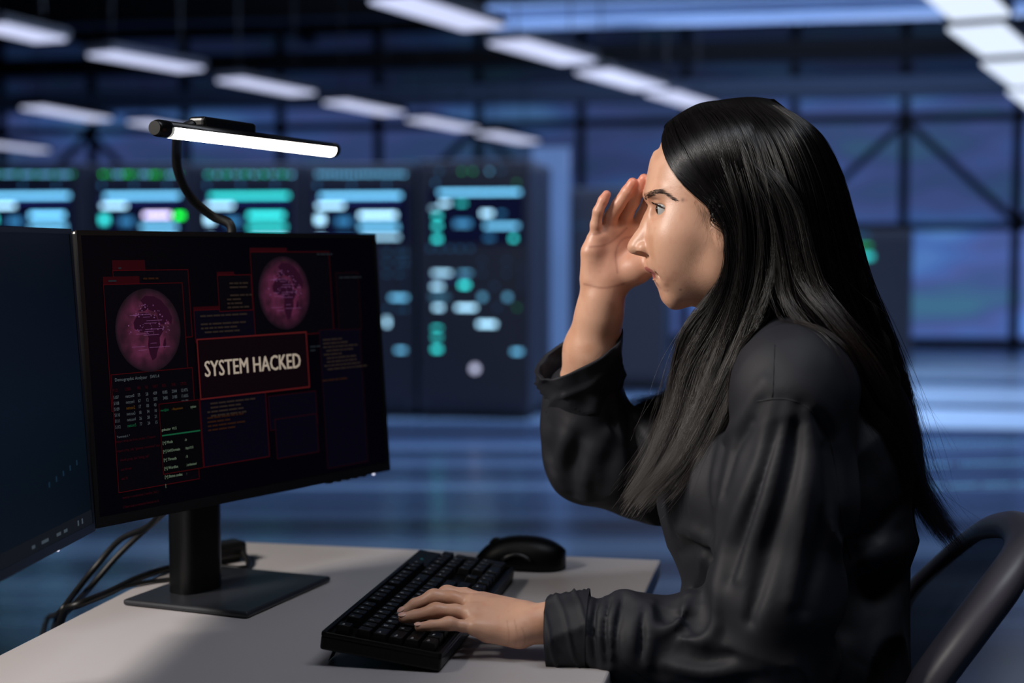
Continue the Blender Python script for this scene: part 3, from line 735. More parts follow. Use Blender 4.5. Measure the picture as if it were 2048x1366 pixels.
rowsk = [
 (5.25, [(0, 1, 'Esc')] + [(2 + i, 1, 'F%d' % (i + 1)) for i in range(4)] + [(6.5 + i, 1, 'F%d' % (i + 5)) for i in range(4)] + [(11 + i, 1, 'F%d' % (i + 9)) for i in range(4)] + [(15.25, 1, 'Prt'), (16.25, 1, 'Scr'), (17.25, 1, 'Pse')]),
 (4, [(i, 1, c) for i, c in enumerate('`1234567890-=')] + [(13, 2, 'Back'), (15.25, 1, 'Ins'), (16.25, 1, 'Hm'), (17.25, 1, 'PU'), (18.5, 1, 'Num'), (19.5, 1, '/'), (20.5, 1, '*'), (21.5, 1, '-')]),
 (3, [(0, 1.5, 'Tab')] + [(1.5 + i, 1, c) for i, c in enumerate('QWERTYUIOP[]')] + [(13.5, 1.5, '\\'), (15.25, 1, 'Del'), (16.25, 1, 'End'), (17.25, 1, 'PD'), (18.5, 1, '7'), (19.5, 1, '8'), (20.5, 1, '9')]),
 (2, [(0, 1.75, 'Caps')] + [(1.75 + i, 1, c) for i, c in enumerate("ASDFGHJKL;'")] + [(12.75, 2.25, 'Enter'), (18.5, 1, '4'), (19.5, 1, '5'), (20.5, 1, '6')]),
 (1, [(0, 2.25, 'Shift')] + [(2.25 + i, 1, c) for i, c in enumerate('ZXCVBNM,./')] + [(12.25, 2.75, 'Shift'), (16.25, 1, '^'), (18.5, 1, '1'), (19.5, 1, '2'), (20.5, 1, '3')]),
 (0, [(0, 1.25, 'Ctrl'), (1.25, 1.25, 'Win'), (2.5, 1.25, 'Alt'), (3.75, 6.25, ''), (10, 1.25, 'Alt'), (11.25, 1.25, 'Fn'), (12.5, 1.25, 'Mn'), (13.75, 1.25, 'Ctrl'), (15.25, 1, '<'), (16.25, 1, 'v'), (17.25, 1, '>'), (18.5, 2, '0'), (20.5, 1, '.')]),
]
def keycap(kx, kw, ky_, kh, s, lift):
    x0, x1 = 0.0085 + kx * KU + 0.0006, 0.0085 + (kx + kw) * KU - 0.0006; y0, y1 = 0.0095 + ky_ * KU + 0.0006, 0.0095 + (ky_ + kh) * KU - 0.0006
    t = bmesh.new(); zb, zt_ = 0.0172, 0.0262 + lift
    ins = 0.0022
    B_ = [(x0, y0), (x1, y0), (x1, y1), (x0, y1)]; T_ = [(x0 + ins, y0 + ins * .8), (x1 - ins, y0 + ins * .8), (x1 - ins, y1 - ins * 1.1), (x0 + ins, y1 - ins * 1.1)]
    a = [t.verts.new((p, q, zb)) for p, q in B_]; c = [t.verts.new((p, q, zt_)) for p, q in T_]
    t.faces.new(a[::-1]); t.faces.new(c)
    for i in range(4): t.faces.new((a[i], a[(i + 1) % 4], c[(i + 1) % 4], c[i]))
    bmesh.ops.bevel(t, geom=list(t.edges), offset=0.0009, segments=2, profile=0.5, affect='EDGES')
    bm = BM(); add(bm, t, MK, 0)
    if s:
        Mt = frame(MK @ Vector((x0 + ins + 0.0014, y1 - ins - 0.0066, zt_ + 0.00025)), KL, ky, kz); text(bm, s, 0.0058 if len(s) == 1 else 0.0036, Mt, 0.00005, 1)
    obj('keycap', bm, [M_key, M_leg2], kb)
for ky_, L in rowsk:
    lift = 0.0016 * abs(ky_ - 2.0) * 0.5
    for kx, kw, s in L: keycap(kx, kw, ky_, 1, s, lift)
keycap(21.5, 1, 2, 2, '+', 0.0005); keycap(21.5, 1, 0, 2, 'En', 0.0005)

# ================================================================== MOUSE
M_mo = mat('mouse_black_plastic', '#020203', 0.42, spec=0.18, bump=0.03)
mo0 = WZ(1032, 1144, DZ); mdir = Vector((-0.985, 0.17, 0)).normalized(); mside = Vector((-mdir.y, mdir.x, 0))
mouse = empty('computer_mouse', mo0 + mside * -0.0); tag(mouse, 'black computer mouse on the desk behind the keyboard', 'mouse')
def mouse_mesh(z0, z1, sx=1.0, half=None):
    bm = BM(); N, K = 26, 18; g = []
    for i in range(N + 1):
        t = i / N; s = -1 + 2 * t
        prof = (max(0.0, 1 - abs(s) ** 2.6)) ** 0.5
        wd = 0.033 * prof * (1 - 0.12 * cos(pi * (s * .9)))
        hh = 0.045 * (max(0.0, 1 - abs((s + 0.12) / 1.12) ** 2.3)) ** 0.62 if s < 0.98 else 0.0
        row = []
        for k in range(K + 1):
            a = pi * k / K; c_, s_ = cos(a), sin(a)
            yy = wd * (abs(c_) ** 0.75) * (1 if c_ > 0 else -1); zz = hh * (s_ ** 0.8 if s_ > 0 else 0)
            row.append(bm.verts.new(mo0 + mdir * (0.068 * s) + mside * (yy * 1.05 - 0.030) + EZ * (0.0015 + zz)))
        g.append(row)
    for i in range(N):
        for k in range(K):
            f = bm.faces.new((g[i][k], g[i + 1][k], g[i + 1][k + 1], g[i][k + 1])); f.smooth = True
    bm.faces.new([g[i][0] for i in range(N + 1)] + [g[i][K] for i in range(N, -1, -1)])
    bmesh.ops.remove_doubles(bm, verts=bm.verts, dist=0.0002)
    return bm
obj('shell', mouse_mesh(0, 0), M_mo, mouse)
bm = BM(); t = bmesh.new(); Mw = frame(mo0 + mdir * 0.034 + mside * -0.030 + EZ * 0.032, mside, mdir, EZ)
tube(bm, [Mw @ Vector((-0.0035, 0, 0)), Mw @ Vector((0.0035, 0, 0))], 0.0105, 20); obj('scroll_wheel', bm, M_rub, mouse)
bm = BM(); pth = [mo0 + mdir * (0.02 - 0.042 * k / 8) + mside * (0.0035 - 0.001 * sin(pi * k / 8)) + EZ * (0.018 + 0.008 * sin(pi * k / 8)) for k in range(9)]
tube(bm, pth, 0.0025, 8); obj('side_button', bm, mat('mouse_side_button_grey', '#1b1b1e', .3), mouse)

# ================================================================== CABLES
M_cab = mat('cable_black_rubber', '#08080a', 0.5)
def cable(pts, r, label, name='cable'):
    bm = BM(); tube(bm, catmull(pts, 10), r, 10); o = obj(name, bm, M_cab, None); tag(o, label, 'cable'); return o
cable([W(352, 985, 1.83), W(300, 1050, 1.90), W(240, 1080, 1.94), W(190, 1135, 1.94), W(150, 1185, 1.90), WZ(118, 1226, DZ - 0.02), WZ(95, 1238, DZ - 0.12), W(80, 1300, 1.82), W(70, 1420, 1.82)], 0.0042, 'upper black cable hanging from behind the hacked monitor over the desk edge')
cable([W(372, 990, 1.85), W(335, 1020, 1.93), W(290, 1060, 1.97), W(235, 1112, 1.97), W(180, 1175, 1.94), WZ(135, 1222, DZ - 0.018), WZ(112, 1240, DZ - 0.12), W(100, 1300, 1.84), W(92, 1420, 1.84)], 0.0042, 'lower black cable hanging from behind the hacked monitor over the desk edge')
cable([WZ(430, 1122, DZ + 0.005), WZ(345, 1135, DZ + 0.006), WZ(280, 1155, DZ + 0.006), WZ(215, 1186, DZ + 0.004), WZ(160, 1208, DZ + 0.004), WZ(128, 1226, DZ - 0.012), W(112, 1300, 1.86), W(108, 1420, 1.86)], 0.0052, 'thick black cable lying along the back edge of the desk')
cable([WZ(345, 1158, DZ + 0.004), WZ(300, 1163, DZ + 0.004), WZ(255, 1172, DZ + 0.004), WZ(225, 1182, DZ + 0.004), WZ(195, 1196, DZ + 0.004)], 0.003, 'thin grey-black cable beside the thick one behind the stand')
# plug-in adapter with its lead behind the neck
ad = empty('power_adapter', WZ(455, 1122, DZ)); tag(ad, 'small black power adapter with a lead, behind the monitor stand', 'adapter')
pa = WZ(448, 1124, DZ); ax = Vector((0.75, 0.66, 0)).normalized(); ay = Vector((-ax.y, ax.x, 0))
bm = BM(); box(bm, (-0.03, -0.018, 0.006), (0.03, 0.018, 0.030), frame(pa, ax, ay, EZ), 0.006, 3); obj('body', bm, M_cab, ad)
bm = BM(); tube(bm, catmull([pa + ax * 0.028 + EZ * 0.018, WZ(482, 1120, DZ) + EZ * 0.018, WZ(497, 1134, DZ) + EZ * 0.004, WZ(480, 1142, DZ) + EZ * 0.004, WZ(440, 1138, DZ) + EZ * 0.004, WZ(418, 1132, DZ) + EZ * 0.004], 8), 0.004, 10); obj('lead', bm, M_cab, ad)
bm = BM(); box(bm, (-0.022, -0.012, 0.0003), (0.022, 0.012, 0.0062), frame(pa, ax, ay, EZ), 0.002); obj('foot', bm, M_cab, ad)

# ================================================================== CHAIR
M_cf = mat('chair_frame_grey', '#4b4850', 0.42, bump=0.08, bscale=400)
M_cm = bpy.data.materials.new('chair_mesh_fabric'); M_cm.use_nodes = True; nt = M_cm.node_tree; b = nt.nodes['Principled BSDF']
b.inputs['Base Color'].default_value = (*lin('#1d2530'), 1); b.inputs['Roughness'].default_value = 0.7; b.inputs['Alpha'].default_value = 0.88
M_cs = mat('chair_seat_fabric', '#17181d', 0.85, bump=0.2, bscale=500)
M_cp = mat('chair_black_plastic', '#0b0b0d', 0.5)
chc = Vector((0.475, 1.72, 0)); chair = empty('office_chair', chc); tag(chair, 'grey-framed office chair with a dark mesh back, behind her', 'chair')
# rim of the backrest: an arch that leans back, near side up over the top and down the far side
rim = [W(1822, 1490, 1.54), W(1838, 1420, 1.537), W(1860, 1364, 1.535), W(1938, 1258, 1.54), W(2010, 1160, 1.56), W(2046, 1090, 1.60), W(2026, 1052, 1.66), W(1975, 1055, 1.74), W(1935, 1078, 1.82), W(1880, 1125, 1.88), W(1826, 1178, 1.92), W(1800, 1230, 1.93), W(1786, 1300, 1.93), W(1780, 1380, 1.92), W(1778, 1450, 1.91)]
rr_ = catmull(rim, 8)
n_ = len(rr_)
bm = BM(); tube(bm, rr_, lambda i: 0.026 * (1.0 if i < 30 else max(0.5, 1.0 - (i - 30) / 30 * 0.5)), 20, sq=(0.8, 1.1)); obj('back_frame', bm, M_cf, chair)
# mesh: stretch across the arch, bowed backwards (away from her)
bm = BM(); half = n_ // 2; g = []
for k in range(30):
    q = k / 29
    a = rr_[int(q * (half - 2))]; c_ = rr_[n_ - 1 - int(q * (half - 2))]; row = []
    for j in range(13):
        t = j / 12; p = a.lerp(c_, t); bow = sin(pi * t) * 0.03 * (1 - q)
        row.append(bm.verts.new(p + Vector((bow, 0, -bow * .3))))
    g.append(row)
for k in range(29):
    for j in range(12):
        f = bm.faces.new((g[k][j], g[k][j + 1], g[k + 1][j + 1], g[k + 1][j])); f.smooth = True
bmesh.ops.remove_doubles(bm, verts=bm.verts, dist=0.0005)
obj('back_mesh', bm, M_cm, chair, recalc=False)
bm = BM(); box(bm, (0.20, -0.24, 0.400), (0.62, 0.24, 0.458), frame((0, 1.72, 0), Vector((1, 0, 0)), Vector((0, 1, 0)), EZ), 0.026, 4); obj('seat', bm, M_cs, chair)
bm = BM(); tube(bm, catmull([rr_[0].lerp(rr_[-1], .5), Vector((0.62, 1.72, 0.55)), Vector((0.60, 1.72, 0.42)), Vector((0.50, 1.72, 0.385))], 6), 0.022, 14); obj('back_bracket', bm, M_cp, chair)
bm = BM(); tube(bm, [rr_[0], rr_[0].lerp(rr_[-1], .5), rr_[-1]], 0.018, 12); obj('lower_crossbar', bm, M_cf, chair)
bm = BM(); tube(bm, [(0.475, 1.72, 0.10), (0.475, 1.72, 0.40)], 0.028, 18); obj('gas_lift', bm, M_cp, chair)
for k in range(5):
    a = 2 * pi * k / 5 + 0.3; p = chc + Vector((0.30 * cos(a), 0.30 * sin(a), 0.085))
    bm = BM(); tube(bm, [chc + EZ * 0.12, chc.lerp(p, .5) + EZ * 0.065, p], lambda i: (0.026, 0.02, 0.014)[i], 10); obj('base_leg', bm, M_cp, chair)
    bm = BM(); q = Vector((-sin(a), cos(a), 0)); tube(bm, [Vector((p.x, p.y, 0.0285)) - q * 0.02, Vector((p.x, p.y, 0.0285)) + q * 0.02], 0.028, 16); tube(bm, [Vector((p.x, p.y, 0.0285)), p], 0.007, 8); obj('caster', bm, M_cp, chair)

# ================================================================== LIGHT
wd = bpy.data.worlds.new('hall_air'); SC.world = wd; wd.use_nodes = True
wd.node_tree.nodes['Background'].inputs[0].default_value = (*lin('#33476e'), 1); wd.node_tree.nodes['Background'].inputs[1].default_value = 0.10
def area(name, loc, target, sx, sy, power, col, spread=180):
    l = bpy.data.lights.new(name, 'AREA'); l.shape = 'RECTANGLE'; l.size = sx; l.size_y = sy; l.energy = power; l.color = col; l.spread = radians(spread)
    o = bpy.data.objects.new(name, l); C.objects.link(o); o.location = loc
    o.rotation_euler = (Vector(target) - Vector(loc)).to_track_quat('-Z', 'Y').to_euler(); return o
area('desk_key_lamp', (-1.5, 1.05, 2.05), (0.15, 1.65, 1.2), 0.45, 0.45, 46, (1.0, 0.93, 0.86))  # unseen key lamp in mid-air, lights her face from the front left
area('overhead_fill_lamp', (0.5, 1.1, 3.0), (0.35, 1.72, 1.0), 1.4, 0.5, 19, (0.85, 0.9, 1.0))  # unseen overhead fill, added to lift the shirt
for px_, py_ in ((-2.2, 11.0), (1.5, 13.2), (4.2, 13.5)): area('ceiling_fill_light', (px_, py_, 1.95), (px_, py_ - 0.2, 4.9), 2.5, 0.4, 85, (0.55, 0.7, 1.0))  # unseen upward fill, added to brighten the dark ceiling
area('hall_fill_light', (0.8, 10.2, 4.6), (0.8, 10.6, 0), 9.0, 4.0, 620, (0.58, 0.74, 1.0), 125)  # unseen downward fill, added to brighten the hall
# ================================================================== SIGNED-DISTANCE MODELLER (for the person)
class SDF:
    """ordered list of shapes blended together; evaluated with numpy and meshed with surface nets"""
    def __init__(s): s.p = []; s.warp = None; s.disp = None
    def cone(s, a, b, r0, r1, k=0.008, op=1, sc=None):
        a = np.array(a, float); b = np.array(b, float)
        s.p.append(('c', a, b, r0, r1, k, op, None if sc is None else np.array(sc, float)))
    def ell(s, c, r, k=0.008, op=1, R=None):
        s.p.append(('e', np.array(c, float), np.array(r, float), None if R is None else np.array(R, float), 0, k, op, None))
    def chain(s, P, R, k=0.008, op=1, sc=None):
        for i in range(len(P) - 1): s.cone(P[i], P[i + 1], R[i], R[i + 1], k, op, sc)
    @staticmethod
    def prim(q, P):
        if q[0] == 'c':
            a, b, r0, r1, sc = q[1], q[2], q[3], q[4], q[7]
            pa = P - a; ba = b - a; m = 1.0
            if sc is not None: pa = pa / sc; ba = ba / sc; m = min(sc.min(), 1.0)
            L = ba @ ba; h = np.clip(pa @ ba / max(L, 1e-12), 0, 1)
            d = pa - h[:, None] * ba
            return (np.sqrt((d * d).sum(1)) - (r0 + (r1 - r0) * h)) * m
        c, r, R = q[1], q[2], q[3]
        d = P - c
        if R is not None: d = d @ R
        k0 = np.sqrt(((d / r) ** 2).sum(1)); k1 = np.sqrt(((d / (r * r)) ** 2).sum(1))
        return k0 * (k0 - 1) / np.maximum(k1, 1e-9)
    def bound(s, q):
        if q[0] == 'c':
            m = 1.0 if q[7] is None else max(q[7].max(), 1.0)
            r = max(q[3], q[4]) * m; return np.minimum(q[1], q[2]) - r, np.maximum(q[1], q[2]) + r
        r = q[2].max(); return q[1] - r, q[1] + r
    def eval(s, P, prims=None):
        P = np.asarray(P, float)
        if s.warp: P = s.warp(P)
        d = np.full(len(P), 1.0)
        for q in (s.p if prims is None else prims):
            e = s.prim(q, P); k = q[5]
            if q[6] > 0:
                if k > 0: h = np.maximum(k - np.abs(d - e), 0) / k; d = np.minimum(d, e) - h * h * k * 0.25
                else: d = np.minimum(d, e)
            else:
                e = -e
                if k > 0: h = np.maximum(k - np.abs(d - e), 0) / k; d = np.maximum(d, e) + h * h * k * 0.25
                else: d = np.maximum(d, e)
        if s.disp is not None: d = d + s.disp(P)
        return d
    def mesh(s, vox, B=24, slack=0.01, cull=True):
        lo = np.min([s.bound(q)[0] for q in s.p if q[6] > 0], 0) - 0.02; hi = np.max([s.bound(q)[1] for q in s.p if q[6] > 0], 0) + 0.02
        N = np.ceil((hi - lo) / vox).astype(int) + 2; nb = np.ceil(N / B).astype(int)
        gi = np.stack(np.meshgrid(*[np.arange(n) for n in nb], indexing='ij'), -1).reshape(-1, 3)
        ctr = lo + (gi * B + B / 2) * vox; hd = B * vox * 0.9
        dist = s.eval(ctr); act = np.where(np.abs(dist) < hd * 1.35 + slack + 0.004)[0]
        pc = np.array([s.prim(q, ctr[act]) for q in s.p])
        V = []; K = []; Q = []
        S = N + 4
        cid = lambda i, j, k: ((i + 1) * S[1] + (j + 1)) * S[2] + (k + 1)
        lg = np.arange(B + 2) - 1
        off = [(0, 0, 0), (1, 0, 0), (0, 1, 0), (1, 1, 0), (0, 0, 1), (1, 0, 1), (0, 1, 1), (1, 1, 1)]
        edges = [(0, 1), (2, 3), (4, 5), (6, 7), (0, 2), (1, 3), (4, 6), (5, 7), (0, 4), (1, 5), (2, 6), (3, 7)]
        for n, ai in enumerate(act):
            prims = [q for q, e in zip(s.p, pc[:, n]) if not cull or e < hd * 1.5 + q[5] + slack]
            if not prims: continue
            i0 = gi[ai] * B
            I = np.stack(np.meshgrid(lg + i0[0], lg + i0[1], lg + i0[2], indexing='ij'), -1)
            P = lo + I.reshape(-1, 3) * vox
            D = s.eval(P, prims).reshape(B + 2, B + 2, B + 2)
            m = B + 1; cor = [D[a:a + m, b:b + m, c:c + m] for a, b, c in off]
            neg = sum((c < 0).astype(int) for c in cor); cells = np.argwhere((neg > 0) & (neg < 8))
            if not len(cells): continue
            cv = np.array([c[tuple(cells.T)] for c in cor]); acc = np.zeros((len(cells), 3)); cnt = np.zeros(len(cells))
            for ea, eb in edges:
                da, db = cv[ea], cv[eb]; x = (da < 0) != (db < 0)
                t = np.where(x, da / np.where(x, da - db, 1), 0); oa, ob = np.array(off[ea], float), np.array(off[eb], float)
                acc += np.where(x[:, None], oa + (ob - oa) * t[:, None], 0); cnt += x
            g = cells + i0 - 1
            V.append(lo + (g + acc / cnt[:, None]) * vox); K.append(cid(g[:, 0], g[:, 1], g[:, 2]))
            C0 = D[1:-1, 1:-1, 1:-1]
            for ax in range(3):
                sl = [slice(1, -1)] * 3; sl[ax] = slice(2, None); D1 = D[tuple(sl)]
                e = np.argwhere((C0 < 0) != (D1 < 0))
                if not len(e): continue
                inside = C0[tuple(e.T)] < 0; G = e + i0; u, w = [(1, 2), (2, 0), (0, 1)][ax]
                q4 = []
                for du, dw in ((-1, -1), (0, -1), (0, 0), (-1, 0)):
                    h = G.copy(); h[:, u] += du; h[:, w] += dw; q4.append(cid(h[:, 0], h[:, 1], h[:, 2]))
                q4 = np.stack(q4, 1); q4[~inside] = q4[~inside][:, ::-1]; Q.append(q4)
        V = np.concatenate(V); K = np.concatenate(K); Q = np.concatenate(Q)
        uk, first = np.unique(K, return_index=True); V = V[first]
        ix = np.searchsorted(uk, Q); ix = np.minimum(ix, len(uk) - 1); ok = (uk[ix] == Q).all(1)
        return V, ix[ok]
def npmesh(name, V, Q, mats, parent=None, smooth=True):
    me = bpy.data.meshes.new(name); me.vertices.add(len(V)); me.vertices.foreach_set('co', V.astype(np.float32).ravel())
    me.loops.add(Q.size); me.loops.foreach_set('vertex_index', Q.astype(np.int32).ravel())
    me.polygons.add(len(Q)); me.polygons.foreach_set('loop_start', np.arange(0, Q.size, Q.shape[1], dtype=np.int32))
    me.update(calc_edges=True); me.validate()
    return link(name, me, mats, parent, smooth)
def smooth_v(V, Q, it=2, lam=0.5):
    for _ in range(it):
        acc = np.zeros_like(V); cnt = np.zeros(len(V))
        for a, b in ((0, 1), (1, 2), (2, 3), (3, 0)):
            np.add.at(acc, Q[:, a], V[Q[:, b]]); np.add.at(acc, Q[:, b], V[Q[:, a]]); np.add.at(cnt, Q[:, a], 1); np.add.at(cnt, Q[:, b], 1)
        V = V + lam * (acc / np.maximum(cnt, 1)[:, None] - V)
    return V
def biggest(V, Q):
    lab = np.arange(len(V))
    while True:
        m = lab[Q].min(1); new = lab.copy()
        for k in range(4): np.minimum.at(new, Q[:, k], m)
        new = new[new]; new = new[new]
        if (new == lab).all(): break
        lab = new
    u, c = np.unique(lab, return_counts=True); keep = lab == u[np.argmax(c)]
    ix = np.cumsum(keep) - 1; return V[keep], ix[Q[keep[Q].all(1)]]
def col_attr(o, cols):
    a = o.data.color_attributes.new('tone', 'FLOAT_COLOR', 'POINT')
    c = np.ones((len(cols), 4), np.float32); c[:, :3] = cols; a.data.foreach_set('color', c.ravel())
def vnoise(P, f, seed=0):
    """smooth value noise, vectorised"""
    P = P * f + seed * 17.31; i = np.floor(P).astype(np.int64); t = P - i; t = t * t * (3 - 2 * t); r = 0
    for dx in (0, 1):
        for dy in (0, 1):
            for dz in (0, 1):
                h = (i[:, 0] + dx) * 374761393 + (i[:, 1] + dy) * 668265263 + (i[:, 2] + dz) * 2147483647 + seed * 1013
                h = (h ^ (h >> 13)) * 1274126177; h = (h ^ (h >> 16)) & 0xFFFF
                w = (t[:, 0] if dx else 1 - t[:, 0]) * (t[:, 1] if dy else 1 - t[:, 1]) * (t[:, 2] if dz else 1 - t[:, 2])
                r = r + w * (h / 65535.0)
    return r * 2 - 1
def sstep(x, a, b):
    t = np.clip((x - a) / (b - a), 0, 1); return t * t * (3 - 2 * t)

# ================================================================== PERSON
HO = np.array(W(1400, 440, 1.72))                    # head origin; a = forward (-X), b = her left (towards the camera), c = up, in mm
def H(a, b, c): return HO + np.array([-a, -b, c]) / 1000.0
def Hs(r): return np.array(r) / 1000.0
def V3(u, v, Y): return np.array(W(u, v, Y))
body = SDF()
# --- head
hd_ = body
hd_.ell(H(-28, 0, 44), Hs((94, 74, 85)), 0.01)
hd_.ell(H(8, 0, 10), Hs((57, 61, 62)), 0.02)
hd_.ell(H(8, 0, -35), Hs((50, 52, 52)), 0.025)
hd_.ell(H(0, 0, -22), Hs((48, 59, 52)), 0.03)
for s in (1, -1):
    hd_.cone(H(-14, 44 * s, -58), H(30, 9 * s, -86), 0.016, 0.016, 0.022)          # jaw
    hd_.cone(H(-20, 52 * s, -20), H(-14, 45 * s, -58), 0.016, 0.016, 0.02)
    hd_.ell(H(34, 36 * s, -18), Hs((21, 19, 19)), 0.03)                            # cheekbone
    hd_.ell(H(30, 31 * s, -46), Hs((23, 19, 26)), 0.03)                            # cheek
    hd_.ell(H(54, 22 * s, 31), Hs((11, 22, 7)), 0.012)                             # brow ridge
hd_.ell(H(31, 0, -88), Hs((17, 17, 17)), 0.012)                                    # chin
hd_.ell(H(40, 0, -52), Hs((26, 25, 20)), 0.014)                                    # muzzle
hd_.ell(H(33, 0, -72), Hs((23, 23, 15)), 0.012)
for s in (1, -1):
    hd_.ell(H(59, 30 * s, 11.5), Hs((10, 15, 10)), 0.012, -1)                        # eye socket
# nose
hd_.cone(H(54, 0, 18), H(70, 0, -10), 0.0075, 0.0085, 0.012)
hd_.cone(H(70, 0, -10), H(77.5, 0, -31), 0.0085, 0.0102, 0.010)
hd_.cone(H(64, 0, 2), H(66, 0, -24), 0.0105, 0.013, 0.012)
for s in (1, -1):
    hd_.ell(H(66.5, 13.0 * s, -34), Hs((10.5, 7.6, 8.8)), 0.003)                 # nostril wing
    hd_.cone(H(77, 3 * s, -33), H(70, 8 * s, -36), 0.0075, 0.006, 0.006)
hd_.cone(H(80, 0, -37), H(66, 0, -40), 0.0042, 0.005, 0.005)
for s in (1, -1):
    hd_.ell(H(71.5, 11.5 * s, -41.0), Hs((7.0, 7.0, 3.9)), 0.002, -1)                # nostril
    hd_.chain([H(61, 20.5 * s, -25), H(54.5, 22 * s, -33), H(57, 20.5 * s, -43)], [0.0022, 0.0036, 0.0018], 0.005, -1)    # crease behind the wing
# lips
for s in (1, -1):
    hd_.cone(H(62.5, 0, -57.5), H(49, 21 * s, -62.5), 0.0056, 0.002, 0.005)
    hd_.cone(H(57, 0, -68.5), H(48, 20 * s, -64.5), 0.0070, 0.0028, 0.004)
    hd_.cone(H(66, 0, -63.3), H(50, 21.5 * s, -62.5), 0.0011, 0.0008, 0.0028, -1)      # line of the mouth
    hd_.ell(H(49, 25.0 * s, -63.5), Hs((4, 3, 3)), 0.008, -1)
hd_.ell(H(56, 0, -78.5), Hs((7, 17, 4.5)), 0.008, -1)                              # fold above the chin
# eyelids around the eyeballs
EYE = (44.5, 31.5, 12.2); ER = 11.8
for s in (1, -1):
    hd_.ell(H(EYE[0], EYE[1] * s, EYE[2]), Hs((13.6, 13.6, 13.4)), 0.004)
    hd_.ell(H(EYE[0] + 14.5, (EYE[1] + 3.4) * s, EYE[2] - 0.2), Hs((18.6, 18.2, 7.1)), 0.0016, -1)
    hd_.cone(H(58, 22 * s, 21.5), H(40, 45 * s, 19.5), 0.0028, 0.0035, 0.005)          # fold of the upper lid
    hd_.cone(H(54, 20 * s, 3.0), H(42, 42 * s, 4.0), 0.003, 0.003, 0.006)
    # ear
    hd_.ell(H(-22, 70 * s, -6), Hs((15, 6, 29)), 0.006); hd_.ell(H(-18, 76 * s, -2), Hs((8, 4, 18)), 0.004, -1)
# neck and (hidden) trunk
hd_.cone(H(-42, 0, -50), H(-78, 0, -165), 0.052, 0.056, 0.03)
NB = H(-85, 0, -175)
CH = V3(1560, 900, 1.73); PV = V3(1600, 1560, 1.72); PV[2] = 0.575
hd_.cone(NB, CH, 0.06, 0.10, 0.03); hd_.cone(CH, PV, 0.105, 0.11, 0.04, sc=(1, 1.25, 1))
# profile of the photograph (u, v pixels at the mid plane)
PROF = [(1326, 293), (1308, 302.5), (1300.8, 318.8), (1296.7, 340), (1293.4, 359.4), (1291.5, 378), (1290, 389), (1293.4, 397), (1299, 410.8), (1297.5, 421.7), (1290.7, 435.2), (1278.5, 454.2), (1266.4, 470.4),
        (1258.2, 482.6), (1254.4, 493.5), (1256, 501.6), (1262.3, 508), (1281, 511.5), (1291.3, 513), (1291.5, 519.2), (1289.4, 531.4), (1289, 536.8), (1293.4, 541.5), (1301, 545), (1304.5, 548), (1305.5, 554.4), (1307.5, 561.2), (1316, 569.3), (1320.5, 577), (1321, 589.6), (1323.2, 599), (1328.7, 607.2), (1338, 613.5)]
pm = np.array([(-(W(u, v, 1.72).x - HO[0]) * 1000, (W(u, v, 1.72).z - HO[2]) * 1000) for u, v in PROF]); pm = pm[np.argsort(pm[:, 1])]
CC = np.arange(-104, 88, 0.75); TG = np.interp(CC, pm[:, 1], pm[:, 0])
AA = np.arange(105, 10, -0.4); gr = np.array([H(a, 0, c) for c in CC for a in AA]); dd = body.eval(gr).reshape(len(CC), len(AA))
CUR = np.array([AA[np.argmax(r < 0)] if (r < 0).any() else np.nan for r in dd]); DEL = np.where(np.isnan(CUR), 0, TG - CUR); DEL = np.clip(DEL, -9, 9)
ker = np.array([1, 2, 3, 2, 1]) / 9; DEL = np.convolve(np.pad(DEL, 2, 'edge'), ker, 'valid')
def warp(P):
    b = -(P[:, 1] - HO[1]) * 1000; a = -(P[:, 0] - HO[0]) * 1000; c = (P[:, 2] - HO[2]) * 1000
    near = (np.abs(b) < 60) & (a > 5) & (c > -125) & (c < 100)
    if not near.any(): return P
    P = P.copy(); bb = b[near]; w = np.exp(-(bb / 17.0) ** 2) * sstep(a[near], 10, 45) * sstep(c[near], -118, -100) * sstep(-c[near], -98, -84)
    P[near, 0] += np.interp(c[near], CC, DEL) * w / 1000
    return P
body.warp = warp

# --- far (right) arm: forearm up to the raised hand
def limb(P, R, k=0.012, sc=None): body.chain([np.array(p) for p in P], R, k, 1, sc)
SHr = V3(1480, 830, 1.90); ELr = V3(1170, 905, 1.85); WRr = V3(1205, 592, 1.775)
limb([CH + np.array([0, 0.02, 0.07]), SHr, ELr], [0.07, 0.05, 0.036], 0.03)
limb([ELr, V3(1172, 790, 1.825), V3(1184, 700, 1.80), V3(1199, 628, 1.782), WRr], [0.034, 0.036, 0.0325, 0.0262, 0.0238], 0.02)
Hd = 1.772
mc = {'p': ((1191, 478, 1.766), 0.0112), 'r': ((1217, 462, 1.771), 0.0115), 'm': ((1246, 454, 1.777), 0.0118), 'i': ((1275, 458, 1.783), 0.0115)}
for (u, v, Y), r in mc.values(): limb([V3(1180 + (u - 1191) * 0.62 + 6, 556, 1.774 + (Y - 1.766) * .5), V3(u, v, Y)], [0.0135, r], 0.014)
limb([WRr, V3(1212, 560, 1.776), V3(1228, 510, 1.778)], [0.0225, 0.0215, 0.014], 0.016)
limb([V3(1183, 552, 1.768), V3(1181, 505, 1.764)], [0.0105, 0.0115], 0.012)                 # heel of the hand, little-finger side
limb([V3(1232, 560, 1.772), V3(1272, 538, 1.766), V3(1296, 512, 1.77)], [0.014, 0.0165, 0.0125], 0.014)      # ball of the thumb
